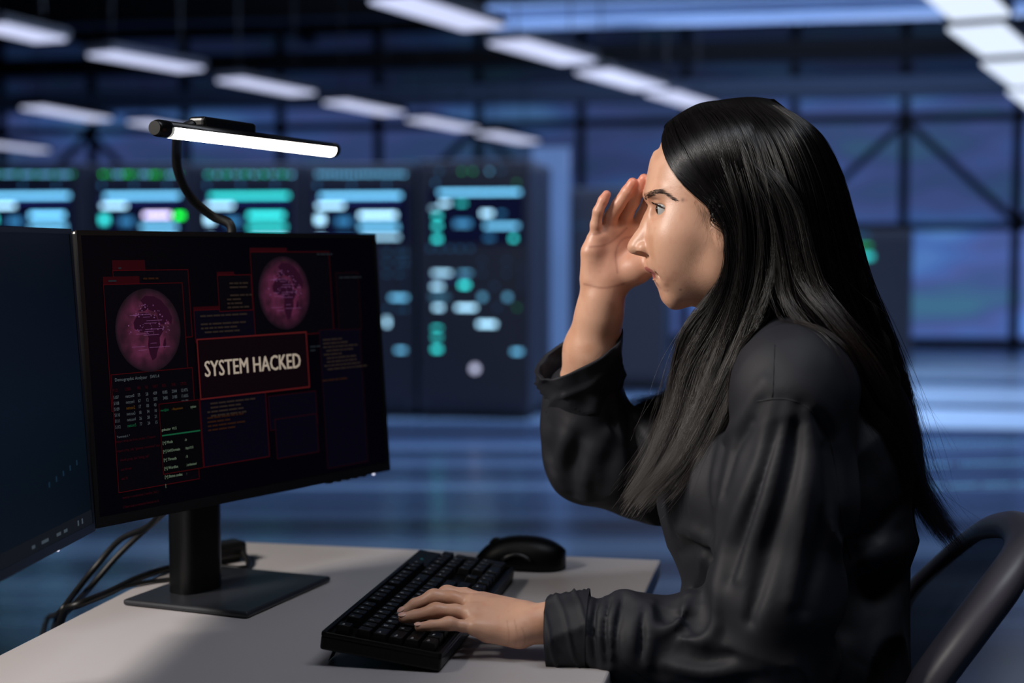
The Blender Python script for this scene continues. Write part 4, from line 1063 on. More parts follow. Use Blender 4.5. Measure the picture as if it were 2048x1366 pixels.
fr_ = {'p': [(1191, 470, 1.764), (1191.5, 450, 1.760), (1196, 423, 1.755), (1206, 401, 1.754), (1213, 389, 1.754)],
       'r': [(1217, 456, 1.769), (1221, 436, 1.766), (1237, 409, 1.759), (1254, 384, 1.754), (1265, 366, 1.752)],
       'm': [(1246, 450, 1.776), (1253, 428, 1.774), (1267, 402, 1.766), (1279, 376, 1.757), (1288, 358, 1.751)],
       'i': [(1275, 452, 1.783), (1284, 434, 1.783), (1296, 409, 1.776), (1303, 385, 1.766), (1306, 366, 1.757)]}
fw = {'p': 0.0066, 'r': 0.0081, 'm': 0.0081, 'i': 0.0078}
for f, P in fr_.items():
    r = fw[f]; limb([V3(*p) for p in P], [r * 1.12, r * 1.08, r * 1.0, r * 0.94, r * 0.82], 0.0025)
limb([V3(1290, 520, 1.772), V3(1312, 484, 1.784), V3(1325, 455, 1.790), V3(1332, 432, 1.788)], [0.0125, 0.0098, 0.009, 0.0075], 0.006)   # thumb towards the far temple
# --- near (left) arm and the hand on the keys
SHl = V3(1590, 790, 1.58); ELl = V3(1560, 1290, 1.545); WRl = V3(1078, 1246, 1.585)
limb([CH + np.array([0.01, -0.02, 0.07]), SHl, ELl], [0.07, 0.046, 0.032], 0.03)
limb([ELl, V3(1400, 1270, 1.56), V3(1200, 1250, 1.578)], [0.032, 0.030, 0.026], 0.02)
limb([V3(1200, 1250, 1.578), V3(1120, 1246, 1.582), V3(1062, 1245, 1.585)], [0.0255, 0.0235, 0.0215], 0.012)
limb([V3(1066, 1254, 1.576), V3(1035, 1262, 1.573)], [0.0165, 0.0145], 0.012)
ml = {'i': ((966, 1203, 1.628), 0.0115), 'm': ((945, 1207, 1.612), 0.0118), 'r': ((943, 1228, 1.592), 0.0115), 'p': ((950, 1254, 1.574), 0.0105)}
wl = {'i': (1050, 1228, 1.605), 'm': (1046, 1236, 1.596), 'r': (1042, 1250, 1.584), 'p': (1036, 1266, 1.574)}
for f in ml: limb([V3(*wl[f]), V3(*ml[f][0])], [0.0145, ml[f][1]], 0.012)
limb([V3(1040, 1275, 1.580), V3(975, 1268, 1.578)], [0.0075, 0.0085], 0.012)
limb([V3(1020, 1255, 1.600), V3(965, 1246, 1.602)], [0.012, 0.012], 0.012)
fl = {'i': [(962, 1200, 1.630), (930, 1189, 1.636), (894, 1187, 1.640), (858, 1204, 1.640), (834, 1219, 1.640)],
      'm': [(940, 1206, 1.612), (905, 1196, 1.616), (868, 1195, 1.618), (830, 1209, 1.616), (808, 1224, 1.614)],
      'r': [(940, 1228, 1.592), (910, 1222, 1.594), (872, 1222, 1.595), (830, 1232, 1.592), (807, 1236, 1.590)],
      'p': [(948, 1254, 1.574), (925, 1252, 1.573), (898, 1248, 1.571), (862, 1251, 1.570), (838, 1254, 1.569)]}
fwl = {'p': 0.0064, 'r': 0.0077, 'm': 0.0079, 'i': 0.0077}
for f, P in fl.items():
    r = fwl[f]; limb([V3(*p) for p in P], [r * 1.12, r * 1.05, r * 1.04, r * 0.92, r * 0.80], 0.0025)
    body.ell(V3(*P[2]) + np.array([0, 0, 0.0012]), (r * 1.25, r * 1.04, r * 1.02), 0.006)      # knuckle
limb([V3(1030, 1236, 1.618), V3(985, 1226, 1.640), V3(940, 1232, 1.652), V3(905, 1240, 1.655)], [0.0135, 0.0105, 0.0092, 0.0078], 0.008)     # thumb under the hand
# --- legs (under the desk)
for s in (-1, 1):
    hip = PV + np.array([-0.02, 0.085 * s, -0.01]); kn = np.array([PV[0] - 0.40, PV[1] + 0.11 * s, 0.54]); an = np.array([PV[0] - 0.36, PV[1] + 0.11 * s, 0.09]); toe = an + np.array([-0.15, 0, -0.055])
    limb([hip, kn], [0.08, 0.052], 0.04); limb([kn, an], [0.05, 0.036], 0.02); limb([an + np.array([0.03, 0, -0.04]), toe], [0.032, 0.024], 0.02)
    if s < 0: legsL = (hip, kn, an, toe)
    else: legsR = (hip, kn, an, toe)
def fine(P):
    a = -(P[:, 0] - HO[0]) * 1000
    return np.zeros(len(P))
bV, bQ = body.mesh(0.0016)
bV = smooth_v(bV, bQ, 1, 0.4)

# skin tone per vertex (lips, palm, brow roots, small scars; red light in finger tips and lid shade painted in)
a_ = -(bV[:, 0] - HO[0]) * 1000; b_ = -(bV[:, 1] - HO[1]) * 1000; c_ = (bV[:, 2] - HO[2]) * 1000
tone = np.tile(np.array(lin('#d1a288')), (len(bV), 1))
def mixc(mask, col): 
    global tone
    tone = tone * (1 - mask[:, None]) + np.array(lin(col)) * mask[:, None]
head = (np.abs(b_) < 90) & (c_ > -112) & (a_ > -20)
mixc(0.5 * sstep(vnoise(bV, 60, 1), 0.0, 0.9), '#b98466'); mixc(0.35 * sstep(vnoise(bV, 170, 2), 0.2, 0.9), '#c98f78')
scalp = sstep(-((a_ - 45) * 0.778 - (c_ - 89) * 0.628), -1, 5) * (c_ > -10) * (c_ < 160) * (np.abs(b_) < 100); mixc(scalp, '#100c0b')
# lips
ab = np.abs(b_); ml_ = -63.3 + 0.045 * ab - 0.8 * (ab < 3)
up_ = sstep(c_, ml_ - 0.6, ml_) * (1 - sstep(c_, ml_ + 7.6 - ab * 0.27, ml_ + 9.0 - ab * 0.27)); lo_ = sstep(-c_, -ml_ - 0.4, -ml_ + 0.2) * (1 - sstep(-c_, -ml_ + 7.6 - ab * 0.25, -ml_ + 9.2 - ab * 0.25))
lip = head * (a_ > 42) * (1 - sstep(ab, 20.5, 23.5)); mixc(np.clip(up_ + lo_, 0, 1) * lip * 0.85, '#93474a')
# blemishes on temple and chin; lower-lid shade is painted in as a soft spot
def spot(u, v, r, k, col='#8a5a48'):
    q = W(u, v, 1.675); m = np.exp(-(((bV[:, 0] - q.x) ** 2 + (bV[:, 2] - q.z) ** 2) / (r / 1000) ** 2)) * (b_ > 8) * head; mixc(m * k, col)
spot(1362, 401, 2.2, .75, '#6a4a44'); spot(1336, 571, 3.2, .55); spot(1350, 552, 9, .35, '#9a6a58'); spot(1362, 580, 1.3, .7, '#5a3a34'); spot(1372, 482, 9, .3, '#a8755f')
spot(1330, 432, 9, .22, '#9a6752'); spot(1325, 395, 8, .2, '#9a7050'); spot(1312, 560, 6, .3, '#9a7a6a'); spot(1340, 560, 5, .3)
rs2 = random.Random(4)
for k in range(16): spot(rs2.uniform(1330, 1392), rs2.uniform(372, 412), rs2.uniform(.8, 1.8), .35, '#b5705c')
for k in range(10): spot(rs2.uniform(1312, 1350), rs2.uniform(555, 585), rs2.uniform(.8, 1.6), .4, '#a0685a')
# hand colours
for f, P in list(fr_.items()):
    t = V3(*P[-1]); m = np.exp(-((bV - t) ** 2).sum(1) / 0.015 ** 2); mixc(m * 0.7, '#cf7d66')  # red light through the raised finger tips, put into the colour
palm = np.exp(-(((bV - V3(1225, 500, 1.76)) / np.array([.04, .03, .05])) ** 2).sum(1)); mixc(palm * 0.45, '#bd7f6a')
def crease(pts, w, k, col, ylim):
    Q = np.array([tuple(W(q.x, q.y, ylim)) for q in catmull([Vector((u, v, 0)) for u, v in pts], 40)])
    sel = np.where((np.abs(bV[:, 1] - ylim) < 0.03) & (np.abs(bV[:, 0] - Q[:, 0].mean()) < 0.08) & (np.abs(bV[:, 2] - Q[:, 2].mean()) < 0.08))[0]
    dd = np.min(np.hypot(bV[sel][:, 0][:, None] - Q[None, :, 0], bV[sel][:, 2][:, None] - Q[None, :, 2]), 1)
    m = np.zeros(len(bV)); m[sel] = np.exp(-(dd / w) ** 2) * k; mixc(m, col)
for pts in ([(1178, 494), (1205, 491), (1228, 479), (1254, 456)], [(1268, 472), (1244, 480), (1231, 505), (1233, 545)], [(1182, 470), (1200, 466)], [(1168, 568), (1205, 575), (1246, 568)]): crease(pts, 0.0013, 0.55, '#8a5646', 1.765)
for pts in ([(1014, 1240), (1018, 1265), (1016, 1288)], [(1029, 1238), (1034, 1262), (1030, 1290)], [(1044, 1250), (1050, 1270), (1046, 1291)]): crease(pts, 0.0009, 0.35, '#9a6650', 1.57)
for s_ in (fr_, fl):
    for f, P in s_.items():
        for j in (2, 3):
            t = V3(*P[j]); m = np.exp(-((bV - t) ** 2).sum(1) / 0.0075 ** 2); mixc(m * 0.3, '#b0705a')
sk = bpy.data.materials.new('skin'); sk.use_nodes = True; nt = sk.node_tree; b = nt.nodes['Principled BSDF']
at = nt.nodes.new('ShaderNodeAttribute'); at.attribute_name = 'tone'; nt.links.new(at.outputs['Color'], b.inputs['Base Color'])
b.inputs['Roughness'].default_value = 0.43; b.inputs['Specular IOR Level'].default_value = 0.5
b.inputs['Subsurface Weight'].default_value = 0.12; b.inputs['Subsurface Radius'].default_value = (0.9, 0.35, 0.2); b.inputs['Subsurface Scale'].default_value = 0.006
tc = nt.nodes.new('ShaderNodeTexCoord'); vo = nt.nodes.new('ShaderNodeTexVoronoi'); vo.inputs['Scale'].default_value = 750; nt.links.new(tc.outputs['Object'], vo.inputs['Vector'])
n2 = nt.nodes.new('ShaderNodeTexNoise'); n2.inputs['Scale'].default_value = 260; n2.inputs['Detail'].default_value = 4; nt.links.new(tc.outputs['Object'], n2.inputs['Vector'])
mx = nt.nodes.new('ShaderNodeMath'); mx.operation = 'MULTIPLY_ADD'; nt.links.new(vo.outputs['Distance'], mx.inputs[0]); mx.inputs[1].default_value = 0.45; nt.links.new(n2.outputs['Fac'], mx.inputs[2])
bp = nt.nodes.new('ShaderNodeBump'); bp.inputs['Strength'].default_value = 0.11; bp.inputs['Distance'].default_value = 0.0012; nt.links.new(mx.outputs[0], bp.inputs['Height']); nt.links.new(bp.outputs[0], b.inputs['Normal'])
person = npmesh('person', bV, bQ, sk); col_attr(person, tone)
tag(person, 'person with long black hair in a black shirt, one hand at the forehead, typing', 'person')

# --- eyes
def eye(s):
    bm = BM(); c = H(EYE[0], EYE[1] * s, EYE[2]); t = bmesh.new(); bmesh.ops.create_uvsphere(t, u_segments=40, v_segments=30, radius=ER / 1000)
    # the gaze looks straight ahead along -X and slightly down
    q = Vector((-1, 0.02 * s, -0.06)).normalized().to_track_quat('Z', 'Y')
    for v in t.verts:
        z = v.co.z / (ER / 1000)
        if z > 0.86: v.co *= 1 + 0.45 * (z - 0.86)          # cornea
    for f in t.faces:
        z = sum(v.co.normalized().z for v in f.verts) / len(f.verts); f.material_index = 2 if z > 0.975 else 1 if z > 0.865 else 0; f.smooth = True
    for f in list(t.faces): pass
    bmesh.ops.transform(t, matrix=Matrix.Translation(Vector(c)) @ q.to_matrix().to_4x4(), verts=t.verts)
    mp = {}; 
    for v in t.verts: mp[v] = bm.verts.new(v.co)
    for f in t.faces: nf = bm.faces.new([mp[v] for v in f.verts]); nf.material_index = f.material_index; nf.smooth = True
    t.free(); return bm
M_eye = [mat('eye_white', '#a9adaf', 0.12, coat=1.0), mat('iris_brown', '#2a1a12', 0.1, coat=1.0), mat('pupil', '#020202', 0.08, coat=1.0)]
tag(obj('eye', eye(1), M_eye, person), 'wide open left eye with a dark iris'); obj('eye', eye(-1), M_eye, person)

# --- nails
M_nail = mat('fingernail', '#d9ab9b', 0.25)
def nail(tip, prev, up, w, l):
    d = (Vector(tip) - Vector(prev)).normalized(); u = Vector(up); u = (u - d * u.dot(d)).normalized(); sd = d.cross(u)
    bm = BM(); t = bmesh.new(); bmesh.ops.create_uvsphere(t, u_segments=16, v_segments=10, radius=1)
    for v in t.verts: v.co = Vector((v.co.x * w, v.co.y * l, v.co.z * 0.0011))
    for f in t.faces: f.smooth = True
    add(bm, t, frame(Vector(tip) + u * (w * 1.45) + d * 0.001, sd, d, u)); obj('fingernail', bm, M_nail, person)
for f, P in fl.items():
    nail(V3(*P[4]), V3(*P[3]), (-0.30, -0.55, 1), fwl[f] * 0.50, fwl[f] * 0.66)

# ================================================================== SHIRT
M_shirt = mat('black_cotton_shirt', (0.0100, 0.0104, 0.0150), 0.66, spec=0.35, bump=0.12, bscale=900)
sh = SDF()
sh.cone(V3(1592, 930, 1.73), V3(1580, 1400, 1.72), 0.126, 0.142, 0.03, sc=(1, 1.2, 1))
sh.ell(V3(1672, 900, 1.73), (0.080, 0.150, 0.125), 0.05)
sh.ell(V3(1440, 975, 1.70), (0.070, 0.13, 0.10), 0.05)
sh.cone(V3(1545, 690, 1.72), V3(1560, 760, 1.72), 0.062, 0.10, 0.04)
sh.cone(V3(1560, 700, 1.67), V3(1590, 775, 1.575), 0.048, 0.066, 0.03)
sh.cone(V3(1500, 720, 1.78), V3(1480, 800, 1.88), 0.048, 0.062, 0.03)
sh.chain([V3(1588, 790, 1.568), V3(1572, 1000, 1.552), V3(1548, 1200, 1.540), V3(1556, 1300, 1.545)], [0.064, 0.069, 0.071, 0.064], 0.025)
sh.chain([V3(1556, 1300, 1.545), V3(1420, 1296, 1.558), V3(1260, 1282, 1.573), V3(1180, 1272, 1.580)], [0.064, 0.058, 0.049, 0.042], 0.02)
sh.chain([V3(1480, 830, 1.88), V3(1300, 915, 1.865), V3(1182, 910, 1.85)], [0.066, 0.064, 0.055], 0.03)
sh.chain([V3(1182, 910, 1.85), V3(1170, 850, 1.838), V3(1165, 800, 1.83)], [0.055, 0.052, 0.050], 0.02)
sh.cone(V3(1310, 1000, 1.86), V3(1180, 950, 1.85), 0.030, 0.030, 0.03)
# long folds of the near sleeve
def fold(P, r, k=0.016, op=1): sh.chain([V3(*p) for p in P], r if isinstance(r, list) else [r] * len(P), k, op)
base_prims = list(sh.p)
def on_shirt(u, v, ylo=1.44, yhi=1.9):
    Ys = np.linspace(ylo, yhi, 400); P = np.array([tuple(W(u, v, Y)) for Y in Ys]); d = sh.eval(P, base_prims)
    return Ys[np.argmax(d < 0)] if (d < 0).any() else None
FOLDS = []
def ridge(pts, r=0.008, k=0.0, ylo=1.44, inset=0.0, sign=-1):
    P = []
    for q in catmull([Vector((u, v, 0)) for u, v in pts], 3):
        Y = on_shirt(q.x, q.y, ylo)
        if Y is not None: P.append(np.array(W(q.x, q.y, Y)))
    if len(P) > 1: FOLDS.append((np.array(P), k if k else 0.0070, r * 1.45, sign))
def valley(pts, r=0.008, k=0.0, ylo=1.44, out=0.0): ridge(pts, r, k * 0.75 if k else 0.0, ylo, 0, 1)
def fold_disp(P):
    d = np.zeros(len(P)); lo, hi = P.min(0), P.max(0)
    for Q, sg, am, sn in FOLDS:
        m = sg * 3.8
        if (Q.min(0) - m > hi).any() or (Q.max(0) + m < lo).any(): continue
        best = np.full(len(P), 1.0); tt = np.zeros(len(P)); n = len(Q) - 1
        for i in range(n):
            ba = Q[i + 1] - Q[i]; pa = P - Q[i]; h = np.clip(pa @ ba / max(ba @ ba, 1e-9), 0, 1); e = np.sqrt(((pa - h[:, None] * ba) ** 2).sum(1)); c = e < best; best = np.where(c, e, best); tt = np.where(c, (i + h) / n, tt)
        d += sn * am * np.exp(-np.abs(best / sg) ** 1.5) * (0.35 + 0.65 * np.sin(pi * np.clip(tt, 0.04, 0.96)))
    return np.clip(d, -0.015, 0.013)
# near sleeve: long gathers from the shoulder seam
ridge([(1548, 806), (1515, 931), (1475, 1031), (1448, 1107), (1436, 1190), (1432, 1250)], 0.010)
ridge([(1581, 806), (1549, 931), (1512, 1056), (1480, 1157)], 0.0085)
ridge([(1616, 822), (1618, 900), (1612, 981), (1600, 1081), (1578, 1200)], 0.010)
valley([(1562, 850), (1532, 950), (1495, 1060), (1462, 1160)], 0.006)
valley([(1595, 850), (1580, 950), (1550, 1060), (1520, 1170), (1500, 1240)], 0.009)
valley([(1650, 900), (1655, 1000), (1640, 1100), (1610, 1220)], 0.011)
# armhole seam and the tuck between sleeve and body
valley([(1520, 800), (1548, 797), (1580, 799), (1616, 815), (1645, 850), (1661, 885), (1674, 961), (1681, 1031), (1698, 1117)], 0.006, 0.012, out=0.35)
ridge([(1512, 792), (1545, 784), (1580, 786), (1622, 804), (1655, 840), (1674, 885)], 0.006, 0.016, inset=0.65)
valley([(1690, 1060), (1705, 1150), (1690, 1250), (1670, 1330)], 0.013, 0.02)
ridge([(1531, 765), (1490, 830), (1455, 881), (1432, 961), (1428, 1006)], 0.009)
valley([(1505, 845), (1470, 905), (1450, 985)], 0.007)
ridge([(1300, 1070), (1380, 1060), (1430, 1090)], 0.010); valley([(1340, 1110), (1400, 1095), (1430, 1120)], 0.010)
ridge([(1330, 1120), (1345, 1170), (1380, 1190)], 0.008)
# back: billow above, hollow below
ridge([(1836, 1095), (1770, 1108), (1715, 1125)], 0.016, 0.03)
valley([(1836, 1165), (1780, 1160), (1720, 1180)], 0.016, 0.03)
ridge([(1815, 1150), (1765, 1257), (1724, 1340)], 0.011, 0.02)
valley([(1800, 1010), (1750, 1060), (1700, 1090)], 0.007, 0.015); valley([(1800, 1050), (1755, 1085), (1720, 1105)], 0.005, 0.012)
# forearm gathers
for dx, am in ((0, .0055), (26, .006), (50, .0055)):
    ridge([(1186 + dx, 1190), (1180 + dx, 1215), (1176 + dx * .95, 1250), (1176 + dx * .9, 1285), (1182 + dx * .8, 1335)], am, 0.0052)
for dx in (13, 38, 62):
    valley([(1186 + dx, 1195), (1179 + dx, 1220), (1175 + dx * .95, 1255), (1178 + dx * .9, 1290), (1184 + dx * .8, 1325)], .0055, 0.0060)
ridge([(1228, 1196), (1240, 1190), (1258, 1192), (1276, 1208)], 0.008)
ridge([(1284, 1206), (1272, 1248), (1267, 1285), (1262, 1310)], 0.007, 0.006)
ridge([(1240, 1270), (1252, 1310), (1294, 1350), (1333, 1362)], 0.006, 0.0055)
ridge([(1302, 1205), (1299, 1257), (1294, 1326)], 0.009)
ridge([(1374, 1195), (1358, 1238), (1326, 1260), (1300, 1254)], 0.010)
ridge([(1430, 1185), (1430, 1248), (1404, 1278), (1363, 1277)], 0.012)
valley([(1400, 1200), (1397, 1225), (1390, 1250), (1378, 1262)], 0.011, 0.03, out=0.6); valley([(1342, 1212), (1332, 1228), (1316, 1238)], 0.009, 0.025, out=0.6)
valley([(1286, 1222), (1285, 1270), (1283, 1320)], 0.007, 0.009)
valley([(1222, 1300), (1245, 1335), (1290, 1364)], 0.006, 0.012)
valley([(1340, 1300), (1400, 1320), (1470, 1310)], 0.008); ridge([(1330, 1330), (1420, 1345), (1520, 1330)], 0.009)
# far sleeve
for P, r in (([(1141, 855), (1122, 901), (1116, 963)], 0.008), ([(1184, 910), (1172, 963), (1178, 1003)], 0.009), ([(1224, 846), (1196, 917), (1193, 978)], 0.010), ([(1242, 886), (1238, 950), (1236, 1000)], 0.010), ([(1270, 830), (1301, 880), (1307, 930)], 0.009)):
    ridge(P, r, 0.013, 1.70)
for P, r in (([(1160, 880), (1146, 930), (1150, 985)], 0.009), ([(1206, 890), (1186, 950), (1186, 1000)], 0.007), ([(1215, 850), (1235, 842)], 0.010), ([(1262, 850), (1272, 900), (1270, 960)], 0.012), ([(1105, 860), (1110, 930)], 0.006)):
    valley(P, r, 0.016, 1.70)
def wr(P):
    n = vnoise(P * np.array([1, 1, 0.55]), 16, 3) * 0.0030 + vnoise(P, 34, 5) * 0.0014
    w = P + 0.018 * np.stack([vnoise(P, 9, 21), vnoise(P, 9, 22), vnoise(P, 9, 23)], 1)
    rg = np.clip(1 - np.abs(vnoise(w * np.array([1.15, 1, 0.6]), 13, 31)) * 3.2, 0, 1) ** 1.4
    arm = 0.45 + 0.55 * sstep(1.02 - P[:, 2], 0.0, 0.1)
    return n - 0.0055 * rg * arm + fold_disp(P)
sh.disp = wr
sV, sQ = sh.mesh(0.0026, slack=0.02, cull=False)
sV, sQ = biggest(sV, sQ); sV = smooth_v(sV, sQ, 2, 0.5)
shirt = npmesh('shirt', sV, sQ, M_shirt, person)
def seam(pts, r=0.0011, ylo=1.44):
    P = []
    for q in catmull([Vector((u, v, 0)) for u, v in pts], 6):
        Ys = np.linspace(ylo, 1.9, 500); A_ = np.array([tuple(W(q.x, q.y, Y)) for Y in Ys]); d = sh.eval(A_)
        if (d < 0.0002).any(): P.append(W(q.x, q.y, Ys[np.argmax(d < 0.0002)]))
    bm = BM(); tube(bm, P, r, 8); return obj('seam', bm, M_shirt, shirt)
seam([(1515, 803), (1548, 798), (1580, 800), (1616, 816), (1645, 851), (1662, 886), (1675, 961), (1683, 1031), (1700, 1117)])
seam([(1549, 690), (1547, 740), (1545, 795)], 0.0009)
# turned-up cuffs
def cuff(c0, c1, r0, r1, up, slant, seed, name='cuff', twist=0.0, lumps=0.003):
    c0 = Vector(c0); c1 = Vector(c1); d = (c1 - c0).normalized(); u = Vector(up); u = (u - d * u.dot(d)).normalized(); w = d.cross(u)
    bm = BM(); K = 72; prof = []
    N = 22
    for i in range(N + 1): prof.append((i / N, 1.0))                  # outer wall to the opening
    for i in range(5): prof.append((1.0 - 0.004 * i, 1.0 - 0.018 * (i + 1)))
    for i in range(8): prof.append((0.96 - i * 0.09, 0.90 - 0.012 * i))
    rings = []
    for (s, q) in prof:
        row = []
        for k in range(K):
            a = 2 * pi * k / K; ru = (r0[0] + (r1[0] - r0[0]) * s) * q; rw = (r0[1] + (r1[1] - r0[1]) * s) * q
            sl = slant[0] * cos(a) + slant[1] * sin(a)
            p = c0.lerp(c1, s) + d * (sl * s * s) + u * (ru * cos(a)) + w * (rw * sin(a))
            row.append(p)
        rings.append(row)
    A = np.array([[tuple(p) for p in r] for r in rings]); fl_ = A.reshape(-1, 3)
    aa = np.tile(2 * pi * np.arange(K) / K, len(prof)); ss = np.repeat([q[0] for q in prof], K); wp = 1.6 * vnoise(fl_, 14, seed + 5)
    n = vnoise(fl_, 22, seed) * lumps + vnoise(fl_, 48, seed + 1) * lumps * 0.5 + lumps * 0.9 * ((1 - np.abs(np.sin(2.0 * aa + 2.6 * ss + seed + wp))) ** 3 - 0.2) * (1 - 0.5 * sstep(ss, .85, 1)) + lumps * 0.6 * (1 - np.abs(np.sin(1.5 * aa - 4.5 * ss + wp * 1.5))) ** 4
    ctr = np.repeat(np.array([tuple(c0.lerp(c1, s)) for s, q in prof]), K, 0); dirs = fl_ - ctr; dirs /= np.linalg.norm(dirs, axis=1)[:, None] + 1e-9
    fl_ = fl_ + dirs * n[:, None]; vs = [bm.verts.new(p) for p in fl_]
    for i in range(len(prof) - 1):
        for k in range(K):
            f = bm.faces.new((vs[i * K + k], vs[i * K + (k + 1) % K], vs[(i + 1) * K + (k + 1) % K], vs[(i + 1) * K + k])); f.smooth = True
    return obj(name, bm, M_shirt, shirt)
tag(cuff(V3(1172, 822, 1.834), V3(1155, 705, 1.803), (0.046, 0.050), (0.060, 0.050), (-1, 0, 0), (-0.022, 0.0), 11, lumps=0.0065), 'wide turned-up cuff at the raised wrist')
tag(cuff(V3(1176, 1272, 1.577), V3(1096, 1268, 1.583), (0.0475, 0.044), (0.0455, 0.041), (0, 0, 1), (0.003, 0.0), 23, lumps=0.0055), 'turned-up cuff at the typing wrist')

# trousers and shoes (below the desk)
M_tr = mat('dark_trousers', '#14151b', 0.85); M_shoe = mat('dark_shoes', '#0c0c0e', 0.5)
tr = SDF(); tr.cone(PV + np.array([0, -0.07, 0.02]), PV + np.array([0, 0.07, 0.02]), 0.135, 0.135, 0.03)
for hip, kn, an, toe in (legsL, legsR): tr.chain([hip, kn], [0.092, 0.066], 0.03); tr.chain([kn, an], [0.066, 0.052], 0.02)
tV, tQ = tr.mesh(0.007); npmesh('trousers', tV, tQ, M_tr, person)
for hip, kn, an, toe in (legsL, legsR):
    s_ = SDF(); s_.chain([an + np.array([0.035, 0, -0.04]), an + np.array([-0.06, 0, -0.045]), toe + np.array([-0.02, 0, 0.002])], [0.043, 0.042, 0.032], 0.02); s_.cone(an, an + np.array([0.0, 0, -0.04]), 0.044, 0.044, 0.02)
    tV, tQ = s_.mesh(0.006); npmesh('shoe', tV, tQ, M_shoe, person)

# ================================================================== HAIR
M_hair = bpy.data.materials.new('black_hair'); M_hair.use_nodes = True; nt = M_hair.node_tree; b = nt.nodes['Principled BSDF']
hi = nt.nodes.new('ShaderNodeHairInfo'); cr = nt.nodes.new('ShaderNodeValToRGB'); cr.color_ramp.elements[0].color = (0.0024, 0.0021, 0.0024, 1); cr.color_ramp.elements[1].color = (0.008, 0.0065, 0.0065, 1)
nt.links.new(hi.outputs['Random'], cr.inputs[0])
c2 = nt.nodes.new('ShaderNodeValToRGB'); c2.color_ramp.elements[0].position = 0.55; c2.color_ramp.elements[0].color = (0, 0, 0, 1); c2.color_ramp.elements[1].position = 1.0; c2.color_ramp.elements[1].color = (0.010, 0.004, 0.0025, 1)
nt.links.new(hi.outputs['Intercept'], c2.inputs[0]); ad_ = nt.nodes.new('ShaderNodeMix'); ad_.data_type = 'RGBA'; ad_.blend_type = 'ADD'; ad_.inputs[0].default_value = 1.0
nt.links.new(cr.outputs[0], ad_.inputs[6]); nt.links.new(c2.outputs[0], ad_.inputs[7]); nt.links.new(ad_.outputs[2], b.inputs['Base Color'])
b.inputs['Roughness'].default_value = 0.27; b.inputs['Specular IOR Level'].default_value = 0.40
M_hcore = mat('hair_mass_black', (0.006, 0.005, 0.005), 0.6, spec=0.2)
YM = 1.72
GA = [  # front fall, over the chest
 [(1326, 264, 1.712), (1332, 298, 1.690), (1357, 343, 1.668), (1398, 384, 1.654), (1440, 424, 1.645), (1463, 480, 1.643), (1458, 540, 1.648), (1424, 600, 1.660), (1376, 660, 1.672), (1354, 740, 1.672), (1338, 830, 1.664), (1300, 930, 1.655), (1246, 1022, 1.652)],
 [(1340, 240, 1.712), (1364, 294, 1.676), (1404, 356, 1.655), (1448, 418, 1.642), (1474, 490, 1.637), (1472, 570, 1.640), (1442, 652, 1.650), (1400, 738, 1.655), (1372, 832, 1.648), (1326, 935, 1.642), (1262, 1024, 1.640)],
 [(1392, 209, 1.712), (1434, 286, 1.664), (1468, 372, 1.641), (1488, 462, 1.632), (1486, 560, 1.633), (1462, 662, 1.638), (1430, 755, 1.638), (1398, 845, 1.630), (1350, 945, 1.628), (1288, 1012, 1.630)],
 [(1440, 200, 1.714), (1492, 272, 1.662), (1524, 372, 1.636), (1540, 470, 1.626), (1534, 570, 1.622), (1504, 670, 1.622), (1466, 765, 1.622), (1430, 845, 1.618), (1385, 930, 1.616), (1322, 1000, 1.618)]]
GB = [  # fall down the back
 [(1478, 195, 1.716), (1532, 262, 1.662), (1572, 362, 1.634), (1592, 465, 1.624), (1602, 560, 1.618), (1632, 645, 1.606), (1690, 735, 1.594), (1750, 840, 1.594), (1795, 950, 1.610), (1842, 1050, 1.630)],
 [(1508, 194, 1.716), (1582, 262, 1.662), (1628, 365, 1.642), (1652, 475, 1.636), (1674, 575, 1.634), (1712, 665, 1.630), (1758, 760, 1.632), (1796, 870, 1.645), (1830, 975, 1.66), (1890, 1075, 1.67)],
 [(1534, 197, 1.718), (1618, 255, 1.684), (1662, 350, 1.674), (1692, 460, 1.674), (1722, 572, 1.680), (1762, 675, 1.688), (1796, 780, 1.694), (1818, 885, 1.70), (1842, 985, 1.71), (1926, 1098, 1.715)],
 [(1545, 200, 1.725), (1628, 262, 1.715), (1675, 355, 1.72), (1703, 462, 1.72), (1730, 575, 1.72), (1768, 680, 1.72), (1800, 785, 1.72), (1822, 890, 1.72), (1836, 985, 1.725), (1900, 1090, 1.73)]]
def resample(P, n=30):
    P = np.array([tuple(q) for q in catmull([Vector(p) for p in P], 10)]); d = np.r_[0, np.cumsum(np.linalg.norm(np.diff(P, axis=0), axis=1))]
    return np.stack([np.interp(np.linspace(0, d[-1], n), d, P[:, i]) for i in range(3)], 1)
NPT = 30
near = np.array([resample([W(*p) for p in g], NPT) for g in GA + GB])
def mirror(g):
    m = g.copy(); m[:, :, 1] = 2 * YM - m[:, :, 1]; return m
far = mirror(near)
